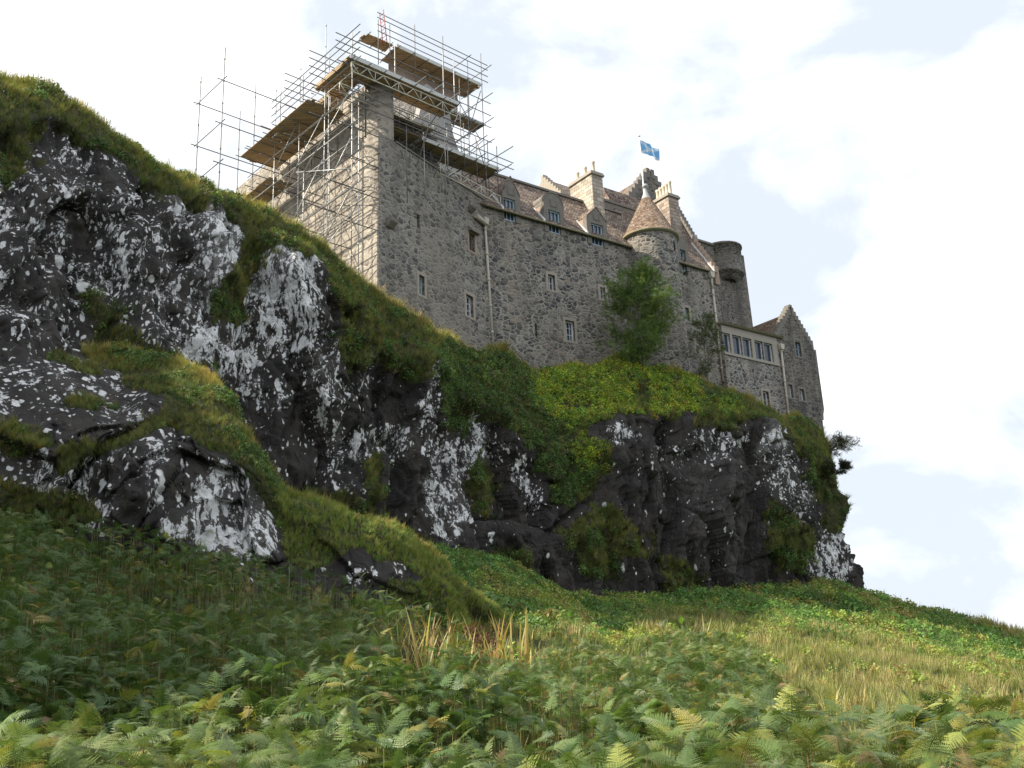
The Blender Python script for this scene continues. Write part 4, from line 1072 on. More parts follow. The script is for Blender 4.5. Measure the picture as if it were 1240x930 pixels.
for pyy in (97, 149, 197):                           # ties back to the row
    z = hz(265, pyy, -5.9, yo1)
    ledger(SA.w(-5.95, yo1 - .4, z), SA.w(-5.95, 2.2, z)); ledger(SA.w(-9.0, yo2 - .4, z - .1), SA.w(-9.0, 2.2, z - .1))
    ledger(SA.w(-5.5, yo1, z + .06), SA.w(-9.4, yo2, z + .06))
    ledger(SA.w(-9.0, 1.95, z + .1), SA.w(-14.4, 1.95, z + .1)); ledger(SA.w(-11.9, -.5, z + .04), SA.w(-11.9, 2.4, z + .04), M_old, 'transom')
for k in range(0, 7):                                # half lifts and cross ties on the sunlit face
    z = zA - 1.5 * k - .6
    ledger(SA.w(.5 - .3 * (k % 3), .03, z), SA.w(-9.5 - .4 * (k % 2), .03, z), M_old if k % 3 else M_gal)
for k in range(0, 4):
    for x in (-1.2, -4.4, -7.4): ledger(SA.w(x, -.5, zA - 2.0 * k - 1.3), SA.w(x, 1.7, zA - 2.0 * k - 1.3), M_old, 'transom')
for (x, z0_, z1_) in ((.4, .3, 1.9), (-1.5, .2, 1.7), (-4.4, .2, 2.3)):
    tubeobj('brace', SA.w(x, -.1, zA + z0_), SA.w(x - 2.8, 1.9, zA + z1_), M_old)
def brace(x0, z0, x1, z1, y=-.1, mat=M_gal): return tubeobj('brace', SA.w(x0, y, z0), SA.w(x1, y, z1), mat)
for (x0, k0, x1, k1) in ((0, 1.4, -5.9, 3.2), (-2.95, 1.5, -8.9, 3.6), (0, 3.0, -2.95, 4.2), (-2.95, 3.0, -8.9, 5.4), (0, 4.6, -2.95, 5.8), (-8.9, 2.2, -5.9, 1.0), (0, 5.4, -5.9, 6.6)):
    brace(x0, zA - 2 * k0 + 1.0, x1, zA - 2 * k1 + 1.0)
brace(-5.9, zA - 4.6, 0.1, zA - 7.0, -.16)
def deck(F, x0, x1, y0, y1, z, toe='', name='platform', tilt=0.0):
    b = MB()
    rb = random.Random(int(abs(x0 * 37 + z * 11)))
    nb = max(3, round((y1 - y0) / .235)); bw = (y1 - y0) / nb
    for i in range(nb):                                  # separate planks, ends never quite level
        e0, e1, dz = rb.uniform(-.18, .10), rb.uniform(-.10, .18), rb.uniform(0, .012)
        xm = x0 + (x1 - x0) * rb.uniform(.35, .65)
        b.box(F, x0 + e0, xm + .12, y0 + bw * i + .003, y0 + bw * (i + 1) - .003, z + dz, z + dz + .04)
        b.box(F, xm - .12, x1 + e1, y0 + bw * i + .005, y0 + bw * (i + 1) - .005, z + dz + .041, z + dz + .081)
    dk = b.build(name, M_board, sc)
    b = MB(); n_ = int((x1 - x0) / 1.25) + 1
    for i in range(n_ + 1):
        x = x0 + .1 + (x1 - x0 - .2) * i / n_; b.tube(F.w(x, y0 - .35, z - .035), F.w(x, y1 + .2, z - .035), TR, 6)
    b.build('bearer', M_old, dk)
    b = MB()
    if 'f' in toe: b.box(F, x0, x1, y0 - .04, y0 - .002, z + .0, z + .26)
    if 'b' in toe: b.box(F, x0, x1, y1 + .002, y1 + .04, z, z + .26)
    if 'r' in toe: b.box(F, x1 + .002, x1 + .04, y0, y1, z, z + .26)
    if toe: b.build('toe_board', M_toe if 'w' in toe else M_board, dk)
    return dk
deck(SA, -3.6, -0.05, -.25, 1.5, zA, 'f')
z2 = hz(349, 143, -5.9, -.95)
deck(SA, -11.8, -3.3, -.95, 1.7, z2, '')
z3 = hz(340, 140, -8.0, 3.0)
deck(SA, -9.6, -5.2, 2.2, 4.0, z3, 'f')
deck(SA, -13.2, -9.2, -.2, 1.5, z2 - 2.4, '')
# return along the shaded face
SB = Fr(C0, SA.Y[:2])                                # x = along the return, y = inwards (towards the keep)
def rx(px, py, y=0.0): return SB.px(px, py, y)
xe = rx(550, 122)[0]
deck(SB, -.3, xe + .1, -.25, 1.6, zA + .056, 'fw')
deck(SB, 2.3, 5.6, 1.0, 4.6, rx(492, 160, 1.0)[1], '')
for px_, p0, p1, y in ((536, 64, 250, 0), (549, 70, 140, 0.1), (478, 55, 110, -.1), (492, 150, 245, 0.0), (541, 150, 212, 1.0), (513, 160, 240, .8)):
    x, z1 = rx(px_, p0, y); z0 = rx(px_, p1, y)[1]; standard2 = SB.w(x, y, z0)
    b = MB(); b.tube(standard2, SB.w(x, y, z1), TR, 6); b.build('standard', M_gal if px_ != 492 else M_old, sc)
def beam(F, x0, z0, x1, z1, y, h=.62, n=None, mat=None):
    """Lattice beam: two chords and zig-zag lacing."""
    b = MB(); n = n or max(4, int(abs(x1 - x0) / .55))
    P = lambda t, u: F.w(x0 + (x1 - x0) * t, y, z0 + (z1 - z0) * t - h * u)
    b.tube(P(0, 0), P(1, 0), .034, 6); b.tube(P(0, 1), P(1, 1), .034, 6)
    for i in range(n): b.tube(P(i / n, i % 2), P((i + 1) / n, (i + 1) % 2), .024, 6)
    for i in range(0, n + 1, 3): b.tube(P(i / n, 0), P(i / n, 1), .024, 6)
    return b.build('lattice_beam', mat or M_alu, sc)
beam(SB, -.2, zA - .12, xe, zA - .12, -.2)
beam(SB, -.1, zA - .75, xe - .2, zA - .75, 1.2)
for h in (.5, 1.0, 1.5):
    ledger(SB.w(-1.2, -.06, zA + h), SB.w(xe + .6, -.06, zA + h), M_old, 'guard_rail')
    ledger(SB.w(-.6, -.06, zA - h * 1.6 - .3), SB.w(xe + 1.0, -.06, zA - h * 1.6 - .3), M_old)
for px_ in (500, 520, 541):
    x, _ = rx(px_, 110); ledger(SB.w(x, -1.3, zA + .2), SB.w(x, 2.6, zA + .25), M_gal, 'transom')
deck(SB, 1.9, xe - .3, 1.7, 4.6, zA - .95, '')
# upper platform over the cap-house, set back
yB = 4.8
xb0, zB = rx(480, 57, yB); xb1 = rx(582, 110, yB)[0]
deck(SB, xb0, xb1, yB, yB + 1.9, zB, 'frw')
for h in (.55, 1.05, 1.6, 2.0): ledger(SB.w(xb0 - 1.6, yB - .06, zB + h), SB.w(xb1 + .7, yB - .06, zB + h), M_old, 'guard_rail')
for px_, p0, p1 in ((458, 24, 78), (472, 30, 84), (502, 30, 100), (536, 44, 130), (582, 65, 228), (566, 74, 165)):
    x, z1 = rx(px_, p0, yB - .1); z0 = rx(px_, p1, yB - .1)[1]
    b = MB(); b.tube(SB.w(x, yB - .1, z0), SB.w(x, yB - .1, z1), TR, 6); b.build('standard', M_old, sc)
for h in (-1.2, -2.2, -3.2, -4.4): ledger(SB.w(xb0 + 2.4, yB - .12, zB + h), SB.w(xb1 + .8, yB - .12, zB + h), M_old)
for x in (xb1 - .1, xb1 - 2.0):
    for h in (-1.3, -3.3, -5.0, 1.0): ledger(SB.w(x, yB - 1.4, zB + h), SB.w(x, yB + 2.2, zB + h), M_old, 'transom')
b = MB()
for y in (yB - .2, yB + .25): b.tube(SB.w(xb0 - .9, y, zB - .2), SB.w(xb0 - 1.2, y, zB + 2.3), .03, 6)
for i in range(8): z = zB + .1 + i * .28; b.tube(SB.w(xb0 - .95 - .03 * i, yB - .2, z), SB.w(xb0 - .95 - .03 * i, yB + .25, z), .018, 6)
b.build('ladder', M_red, sc)
deck(SB, xb0 - 2.2, xb0 - .2, yB + .3, yB + 1.3, zB + .25, '')
# lower platforms on the right
yC = 1.2
xc0, zC0 = rx(511, 168, yC); xc1, zC1 = rx(600, 207, yC); zC = (zC0 + zC1) / 2
deck(SB, xc0, xc1 + .3, yC, yC + 1.5, zC, 'fw')
# sheeting hung under the upper platform
b = MB(); xm0, xm1 = xb0 + .4, xb1 - .9
for i in range(14):
    u0, u1 = i / 14, (i + 1) / 14; wv = lambda u: .10 * math.sin(u * 21) + .06 * math.sin(u * 47)
    p = [SB.w(xm0 + (xm1 - xm0) * u, yB + 1.5 + wv(u) * (1.0 if k else .3), zB - (.1 if k == 0 else 1.75 + .15 * math.sin(u * 9))) for u, k in ((u0, 0), (u1, 0), (u1, 1), (u0, 1))]
    q = [a + SB.Y * .012 for a in p]
    b.mesh(p + q, [(0, 3, 2, 1), (4, 5, 6, 7), (0, 1, 5, 4), (2, 3, 7, 6)])
b.build('sheeting', plain('dust_sheet', (.40, .31, .26), .8, .25, 2.0), sc)
# inner uprights and bracing of the return
for px_, p0, p1, y in ((470, 120, 190, 2.4), (483, 115, 205, 1.7), (500, 112, 215, 1.7), (520, 118, 222, 1.7), (556, 95, 215, 2.0), (566, 110, 220, 3.2), (590, 170, 235, 2.2)):
    x, z1 = rx(px_, p0, y); z0 = rx(px_, p1, y)[1]
    b = MB(); b.tube(SB.w(x, y, z0), SB.w(x, y, z1), TR, 6); b.build('standard', M_old, sc)
for (a, c, d, e, y) in ((470, 185, 520, 150, 1.6), (486, 190, 560, 140, 1.6), (530, 190, 582, 150, 2.0), (540, 210, 585, 170, 2.0), (548, 110, 582, 170, yB - .2), (566, 165, 582, 110, yB - .2), (430, 85, 470, 140, 1.4), (452, 118, 505, 150, 1.4)):
    p = rx(a, c, y); q = rx(d, e, y); tubeobj('brace', SB.w(p[0], y, p[1]), SB.w(q[0], y, q[1]), M_old)
for h in (-1.1, -1.9, -2.7, -3.5):
    ledger(SB.w(1.6, 1.75, zA + h), SB.w(9.4, 1.75, zA + h), M_old)
xd0, zD = rx(556, 140, yB); xd1 = rx(586, 158, yB)[0]
deck(SB, xd0 - 1.5, xd1, yB, yB + 1.2, zD, 'fw')
x0, z0 = rx(533, 199, yC - .1); x1, z1 = rx(606, 238, yC - .1)
beam(SB, x0, z0 + .0, x1, z1, yC - .1, .6)
for h in (.5, 1.0): ledger(SB.w(xc0, yC - .06, zC + h), SB.w(xc1 + 1.6, yC - .06, zC + h), M_old, 'guard_rail')
for px_, p0, p1 in ((600, 178, 232), (587, 200, 232), (575, 168, 222), (560, 150, 206)):
    x, za_ = rx(px_, p0, yC); zb_ = rx(px_, p1, yC)[1]; b = MB(); b.tube(SB.w(x, yC - .1, zb_), SB.w(x, yC - .1, za_), TR, 6); b.build('standard', M_old, sc)
for (a, c, d, e) in ((508, 170, 535, 130), (525, 215, 556, 135), (505, 200, 520, 150), (575, 165, 590, 210)):
    p = rx(a, c, .8); q = rx(d, e, .8); tubeobj('brace', SB.w(p[0], .8, p[1]), SB.w(q[0], .8, q[1]), M_old)
for x in (xc1, xc1 - 2.2): ledger(SB.w(x, -.6, zC + .9), SB.w(x, 4.6, zC + .9), M_old, 'transom'); ledger(SB.w(x, -.4, zC - .3), SB.w(x, 4.6, zC - .3), M_old, 'transom')
# ================================================================== PLANTS
def rotz(a):
    c, s = np.cos(a), np.sin(a); z = np.zeros_like(a); o = np.ones_like(a)
    return np.stack([np.stack([c, -s, z], -1), np.stack([s, c, z], -1), np.stack([z, z, o], -1)], -2)
def rotx(a):
    c, s = np.cos(a), np.sin(a); z = np.zeros_like(a); o = np.ones_like(a)
    return np.stack([np.stack([o, z, z], -1), np.stack([z, c, -s], -1), np.stack([z, s, c], -1)], -2)
def roty(a):
    c, s = np.cos(a), np.sin(a); z = np.zeros_like(a); o = np.ones_like(a)
    return np.stack([np.stack([c, z, s], -1), np.stack([z, o, z], -1), np.stack([-s, z, c], -1)], -2)
class Tmpl:
    def __init__(s): s.v = []; s.f = []; s.t = []
    def add(s, vs, fs, t=1.0):
        b = len(s.v); s.v += [tuple(v) for v in vs]; s.f += [tuple(b + i for i in f) for f in fs]
        s.t += list(t) if hasattr(t, '__len__') else [t] * len(vs)
    def done(s):
        s.V = np.array(s.v, float); s.T = np.array(s.t, float)
        s.L = np.array([i for f in s.f for i in f]); s.S = np.array([len(f) for f in s.f]); return s
class Bake:
    """Lays many copies of small leaf templates into ONE mesh."""
    def __init__(s): s.V = []; s.L = []; s.S = []; s.C = []; s.n = 0
    def put(s, T, pos, R, sc, col, tip=None):
        if len(pos) == 0: return
        N, k = len(pos), len(T.V)
        sc = np.asarray(sc, float); sc = sc[:, None] if sc.ndim == 1 else sc
        V = np.einsum('nij,nkj->nki', R, T.V[None] * sc[:, None, :]) + pos[:, None]
        s.V.append(V.reshape(-1, 3)); s.S.append(np.tile(T.S, N))
        s.L.append((T.L[None] + (np.arange(N) * k)[:, None] + s.n).ravel()); s.n += N * k
        tip = col if tip is None else tip
        C = col[:, None] * (1 - T.T[None, :, None]) + tip[:, None] * T.T[None, :, None]
        s.C.append(C.reshape(-1, 3))
    def build(s, name, mat, parent=None):
        V = np.concatenate(s.V)
        if parent is not None: V = V - root_loc(parent)
        me = np_mesh(name, V, np.concatenate(s.L), np.concatenate(s.S), False)
        add_col(me, np.clip(np.concatenate(s.C), 0, 1))
        return finish(name, me, mat, parent)
rs = np.random.default_rng(5)
def blade(T, base, d, L, wd, bend, segs=3, twist=0.0):
    """A bending grass blade in direction d (unit xy), tip value running 0..1."""
    side = np.array([-d[1], d[0], 0]); up = np.array([0, 0, 1.0]); dd = np.array([d[0], d[1], 0])
    vs, ts = [], []; p = np.array(base, float); a = 0.12
    for i in range(segs + 1):
        u = i / segs; w_ = wd * (1 - u) ** 0.7
        if i < segs: vs += [p - side * w_, p + side * w_]; ts += [u, u]
        else: vs += [p]; ts += [u]
        p = p + (up * math.cos(a) + dd * math.sin(a)) * L / segs; a += bend / segs
    fs = [(2 * i, 2 * i + 1, 2 * i + 3, 2 * i + 2) for i in range(segs - 1)] + [(2 * segs - 2, 2 * segs - 1, 2 * segs)]
    T.add(vs, fs, ts)
def tuft(n, wd, spread=.14, bend=(0.3, 1.5), seed=0, segs=3):
    r = np.random.default_rng(seed); T = Tmpl()
    for i in range(n):
        a = r.uniform(0, 6.283); rad = spread * math.sqrt(r.uniform()); a2 = a + r.normal(0, .6)
        blade(T, (rad * math.cos(a), rad * math.sin(a), -.03), (math.cos(a2), math.sin(a2)), r.uniform(.55, 1.0), wd, r.uniform(*bend), segs)
    return T.done()
TUFTS = [tuft(12, .020, seed=s) for s in range(4)]
TUFTS_F = [tuft(9, .034, .2, seed=s + 10, segs=2) for s in range(4)]
def herb(n, ls, seed, flat=.55):
    """Dome of small leaves."""
    r = np.random.default_rng(seed); T = Tmpl()
    for i in range(n):
        d = r.normal(size=3); d[2] = abs(d[2]); d /= np.linalg.norm(d); rad = r.uniform(.35, 1) ** .6
        c = d * rad * np.array([.5, .5, flat]); n_ = d + r.normal(size=3) * .55; n_ /= np.linalg.norm(n_)
        u = np.cross(n_, r.normal(size=3)); u /= np.linalg.norm(u); v = np.cross(n_, u); L = ls * r.uniform(.7, 1.3)
        T.add([c - u * L, c + v * L * .55 - u * .1 * L, c + u * L - n_ * L * .25, c - v * L * .55 - u * .1 * L], [(0, 1, 2, 3)], r.uniform())
    return T.done()
HERBS = [herb(34, .085, s) for s in range(4)]
def frond(npairs, lod, seed):
    """Bracken frond along +x, arching over; pinnae toothed by detail level."""
    r = np.random.default_rng(seed); T = Tmpl()
    def axis(u):   # arching midrib
        a0, a1 = .55, -.45
        n = 12; x = z = 0.0
        for i in range(n):
            a = a0 + (a1 - a0) * (u * (i + .5) / n); x += math.cos(a) * u / n; z += math.sin(a) * u / n
        return np.array([x, 0, z])
    up = np.array([0, 0, 1.0])
    for s in (0, 1):
        q = [axis(i / 5) for i in range(6)]
    for i in range(5):
        p, p2 = axis(i / 5), axis((i + 1) / 5); w0 = .006 * (1 - i / 6)
        T.add([p + (0, -w0, 0), p2 + (0, -w0 * .8, 0), p2 + (0, w0 * .8, 0), p + (0, w0, 0)], [(0, 1, 2, 3)], .5)
    for k in range(npairs):
        u = .12 + .86 * (k / (npairs - 1)) ** .90
        L = .38 * (1 - ((u - .14) / .88)) ** .85 + .015
        p = axis(u); t = axis(min(u + .02, 1.02)) - axis(u); t /= np.linalg.norm(t)
        for sd in (-1, 1):
            an = math.radians(68 - 16 * u + r.normal(0, 3)); d = t * math.cos(an) + np.array([0, sd, 0]) * math.sin(an)
            d = d + up * (-.14 + r.normal(0, .06)); d /= np.linalg.norm(d)
            wv = np.cross(up, d) * sd; wv /= np.linalg.norm(wv); nrm = np.cross(d, wv)
            W = min(.060, L * .20)
            if lod == 0:
                n = max(4, int(L / .034))
                for j in range(n):
                    v = (j + .25) / n; c = p + d * L * v - up * .10 * L * v * v; pl = W * (1 - v) ** .75 * (.8 + .4 * r.uniform()) + .004; pw = L / n * .40
                    for q in (-1, 1):
                        e = wv * q * sd + d * .45; e /= np.linalg.norm(e)
                        T.add([c - d * pw, c + e * pl, c + d * pw * 1.1], [(0, 1, 2)], r.uniform(0, .35) + .5 * v)
                T.add([p + d * L * .96 - up * .1 * L - wv * .006, p + d * L * 1.05 - up * .11 * L, p + d * L * .96 - up * .1 * L + wv * .006], [(0, 1, 2)], 1.0)
            elif lod == 1:
                n = 4
                for j in range(n):
                    v = j / n; c = p + d * L * v - up * .1 * L * v * v; c2 = p + d * L * (v + .30) - up * .1 * L * (v + .3) ** 2; pl = W * (1 - v) ** .75 * (.8 + .4 * r.uniform())
                    T.add([c, c + d * L * .12 + wv * pl, c2, c + d * L * .12 - wv * pl], [(0, 1, 2, 3)], r.uniform(0, .4) + .5 * v)
            else:
                T.add([p, p + d * L * .30 + wv * W * .42, p + d * L - up * .12 * L, p + d * L * .30 - wv * W * .42], [(0, 1, 2, 3)], r.uniform(0, .8))
    return T.done()
FR = {0: [frond(17, 0, s) for s in (1, 2, 3, 4)], 1: [frond(15, 1, s) for s in (5, 6, 7, 8)], 2: [frond(16, 2, s) for s in (9, 10, 11)]}

M_leaf = foliage('green_leaves', .30); M_fern = foliage('bracken_leaves', .28, .5, (1.24, 1.34, 1.18)); M_grass = foliage('grass_blades', .35, .6, (1.34, 1.25, 1.12))
def pal(n, cols, wts, r=rs, jit=.18):
    c = np.array(cols)[r.choice(len(cols), n, p=np.array(wts) / sum(wts))]
    return c * (1 + r.normal(0, jit, (n, 1))) * (1 + r.normal(0, jit * .35, (n, 3)))

# ---- turf on cliff and outcrop
def sample_quads(V, q, wgt, n, r):
    a, b_, c, d = (V[q[:, i]] for i in range(4))
    nr = np.cross(c - a, d - b_); ar = np.linalg.norm(nr, axis=1) * .5
    p = ar * wgt; tot = p.sum(); cdf = np.cumsum(p) / tot
    k = np.searchsorted(cdf, r.uniform(size=n)); k = np.minimum(k, len(q) - 1)
    u, v = r.uniform(size=(2, n, 1))
    P = (a[k] * (1 - u) + b_[k] * u) * (1 - v) + (d[k] * (1 - u) + c[k] * u) * v
    nn = nr[k] / (np.linalg.norm(nr[k], axis=1)[:, None] + 1e-9)
    return P, nn, k, tot
def turf_scatter(B, V, q, KDv, turf, N, NR, r, near=False):
    kq = KDv[q].mean(1); tq = turf[q].mean(1)
    px, py, _ = project(V[q].mean(1)); vis = (px > -120) & (px < 1330) & (py > -120)
    dist = np.linalg.norm(V[q].mean(1) - CAM, axis=1)
    w_ = np.where(tq > .45, 1.0, 0.0) * vis * (kq < 2.25) * (30.0 / np.maximum(dist, 15)) ** 1.0
    w_ = w_ * np.where(kq > 1.9, 1.6, 1.0)
    P, nn, k, tot = sample_quads(V, q, w_, N, r)
    nn = np.where(nn[:, 2:3] < -0.2, -nn, nn)
    nrm = NR[k]; kd = kq[k]; px, py, _ = project(P)
    yellow = np.zeros(N, bool); gap = in_poly(px, py, [(772, 462), (782, 462), (786, 500), (770, 500)])
    for pl in ([(640,455),(700,438),(785,440),(845,462),(850,498),(790,505),(750,500),(690,518),(650,490)], [(690,530),(728,542),(730,572),(702,565)], [(862,486),(890,482),(895,496),(870,502)]):
        yellow |= in_poly(px + r.normal(0, 5, N), py + r.normal(0, 5, N), pl)
    yellow &= ~gap; patch = fbm(P * .45, 3, 500); patch2 = fbm(P * 1.0, 2, 510)
    darkbush = in_poly(px, py, [(530,415),(640,440),(650,480),(700,520),(690,545),(720,580),(660,650),(620,600),(600,500),(560,560),(535,530)])
    rib = near & (px > 335)
    isherb = (patch2 + r.normal(0, .25, N) > .38) | (yellow & (r.uniform(size=N) < .85)) | (darkbush & (r.uniform(size=N) < .6))
    g = np.where((patch[:, None] > 0.25), pal(N, [(.085, .105, .026), (.06, .085, .022), (.15, .13, .045)], [5, 3, 2], r), pal(N, [(.045, .065, .018), (.055, .08, .022), (.11, .10, .04), (.03, .045, .014)], [4, 4, 1.3, 2], r))
    g = np.where(rib[:, None], pal(N, [(.11, .16, .032), (.085, .135, .03), (.14, .15, .045)], [4, 4, 1.5], r), g); isherb &= ~(rib & (r.uniform(size=N) < .8))
    cr = sstep(1.75, 2.05, kd)[:, None]
    dry_backlit = pal(N, [(.30, .23, .10), (.17, .15, .05), (.10, .11, .03)], [3, 3, 3], r)  # dry grass tones with golden backlight put into the crest colour
    g = g * (1 - cr) + dry_backlit * cr
    tip = g * .5 + pal(N, [(.16, .17, .05), (.26, .21, .10), (.10, .13, .03)], [3, 2, 4], r) * .5
    hc = np.where(yellow[:, None], pal(N, [(.20, .21, .022), (.13, .18, .024), (.20, .14, .03), (.06, .11, .02)], [5, 5, 1.0, 2.5], r), pal(N, [(.035, .06, .016), (.05, .085, .022), (.08, .11, .028), (.07, .05, .025)], [5, 4, 2, 1], r))
    yaw = r.uniform(0, 6.283, N)
    lean = np.clip(1.0 - nn[:, 2], 0, 1) * .75
    # tip the clump out of the slope, then let it hang
    az = np.arctan2(nrm[:, 1], nrm[:, 0])
    R = rotz(az) @ roty(lean + r.normal(0, .14, N)) @ rotz(yaw)
    scl = r.uniform(.22, .52, N) * np.where(fbm(P * 1.3, 2, 520) < -.35, .6, 1.0) * (.75 if near else 1.0) * (1 + .45 * sstep(1.6, 2.0, kd)) * np.clip(dist[k] / 42, .7, 1.35) * np.where((kd > 1.8) & (r.uniform(size=N) < .10), 1.35, 1.0)
    tset = TUFTS if near else TUFTS
    ti = r.integers(0, 4, N)
    for j in range(4):
        s_ = (ti == j) & ~isherb; B[0].put((TUFTS if near else TUFTS)[j], P[s_], R[s_], scl[s_], g[s_] * 1.4, tip[s_] * 1.5)
        s_ = (ti == j) & isherb; B[1].put(HERBS[j], P[s_], R[s_], np.minimum(scl[s_], .62) * 1.25, hc[s_] * 1.3, hc[s_] * 1.8)
    return tot
BT = [Bake(), Bake()]
t1 = turf_scatter(BT, Q2, qc, KD.ravel(), turf_c, 42000, np.tile(NRM, (len(CV), 1))[qc[:, 0]], np.random.default_rng(21))
t2 = turf_scatter(BT, QO2, qo, ko, turf_o, 17000, np.tile(NRO, (len(OV), 1))[qo[:, 0]], np.random.default_rng(22), True)
o = BT[0].build('cliff_grass', M_grass); tag(o, 'long drooping grass on the crest and ledges of the cliff', 'grass', kind='stuff')
o = BT[1].build('cliff_herbs', M_leaf); tag(o, 'low leafy plants and ivy growing over the cliff ledges', 'ground cover', kind='stuff')

# ---- the slope
BR = [(-400, 540), (0, 600), (340, 676), (440, 706), (560, 748), (640, 772), (700, 765), (760, 788), (840, 752), (905, 775), (985, 850), (1040, 862), (1140, 848), (1320, 838), (2200, 900), (2200, 2500), (-1500, 2500), (-1500, 500)]
GC = [(470, 630), (520, 640), (620, 660), (760, 712), (900, 692), (1000, 692), (1050, 712), (1240, 784), (1330, 830), (1240, 812), (1130, 796), (1040, 772), (960, 762), (880, 748), (800, 742), (770, 762), (760, 788), (700, 765), (640, 772), (560, 748)]
r = np.random.default_rng(33)
def ground_pts(n, D0, D1, wide=.62, r=r):
    D = np.sqrt(r.uniform(D0 ** 2, D1 ** 2, n)); x = r.uniform(-wide, wide, n) * (D + 1.5)
    P = np.stack([x, D, ground_z(x, D)], -1)
    return P
def clump_field(P, s, sc=.9): return fbm(P * np.array([sc, sc, 0]), 3, s)
# bracken
BF = Bake(); BFs = Bake()
tot = 0
for (D0, D1, dens, lod, sz) in ((3.8, 5.0, 40, 1, .34), (5.0, 7.6, 190, 0, .265), (7.6, 11.0, 190, 1, .255), (11.0, 17.0, 150, 2, .26), (17.0, 33.0, 105, 2, .27)):
    area = .62 * (D1 ** 2 - D0 ** 2) + 3 * (D1 - D0) * .62; n = int(area * dens)
    P = ground_pts(n, D0, D1)
    px, py, _ = project(P + np.array([0, 0, 1.0])); ok = in_poly(px + r.normal(0, 8, n), py + r.normal(0, 5, n), BR) & (px > -90) & (px < 1330)
    hole = clump_field(P, 600, .8) + r.normal(0, .12, n)
    ok &= (hole > -.55) & (np.hypot(px - 508, (py - 765) * 1.3) > 40) & (np.hypot(px - 618, (py - 775) * 1.3) > 24) & (np.hypot(px - 578, py - 765) > 22)
    P = P[ok]; px = px[ok]; py = py[ok]; n = len(P); tot += n
    h = clump_field(P, 610, .45) * .22 + clump_field(P, 615, 1.4) * .10
    lay = r.uniform(0, 1, n) ** .6
    hgt = (.22 + .62 * lay + h) * np.clip(.55 + P[:, 1] / 14, .6, 1.05)
    P = P + np.stack([np.zeros(n), np.zeros(n), hgt], -1)
    yaw = r.uniform(0, 6.283, n); pit = r.normal(.06, .46, n) - .12 * (1 - lay); rol = r.normal(0, .42, n)
    R = rotz(yaw) @ roty(-pit) @ rotx(rol)
    sc_ = sz * r.uniform(.65, 1.25, n)
    cn_ = clump_field(P, 620, .35) + r.normal(0, .14, n) + .35 * sstep(9.5, 6.5, P[:, 1])  # nearest fronds shifted paler: the sunlit band is put into their colour
    right = sstep(820, 1080, px + r.normal(0, 60, n))
    base = pal(n, [(.060, .105, .032), (.070, .115, .040), (.080, .122, .030), (.050, .09, .028)], [4, 3, 3, 2], r, .11)
    pale_ = pal(n, [(.15, .19, .085), (.18, .20, .10), (.12, .17, .045)], [3, 2, 3], r, .14)
    w_ = np.clip(sstep(.05, .55, cn_) * .65, 0, 1)[:, None]; c_ = base * (1 - w_) + pale_ * w_
    brown = r.uniform(size=n) < (.025 + .08 * right); c_ = np.where(brown[:, None], pal(n, [(.17, .115, .045), (.18, .14, .06), (.13, .09, .04)], [2, 3, 2], r), c_)
    yel = (r.uniform(size=n) <   .06 + .25 * right) & ~brown; c_ = np.where(yel[:, None], pal(n, [(.20, .20, .05), (.24, .21, .08)], [2, 1], r), c_)
    tip = c_ * np.array([1.25, 1.15, 1.0])
    ti = r.integers(0, len(FR[lod]), n)
    for j in range(len(FR[lod])):
        s_ = ti == j
        BF.put(FR[lod][j], P[s_], R[s_], sc_[s_], c_[s_] * .85, tip[s_])
    # stalks
    st = Tmpl(); st.add([(-.006, 0, -.9), (.006, 0, -.9), (.004, 0, 0), (-.004, 0, 0)], [(0, 1, 2, 3)], .5); st.done()
    k_ = slice(0, n, 2); BFs.put(st, P[k_], rotz(yaw[k_]), np.full(len(P[k_]), .9), pal(len(P[k_]), [(.16, .16, .06), (.16, .10, .05)], [2, 1], r))
print('bracken', tot)
BF.V += BFs.V; BF.S += BFs.S; BF.C += BFs.C; BF.L += [l + BF.n for l in BFs.L]
o = BF.build('bracken', M_fern); tag(o, 'deep bracken covering the foreground slope', 'bracken', kind='stuff')
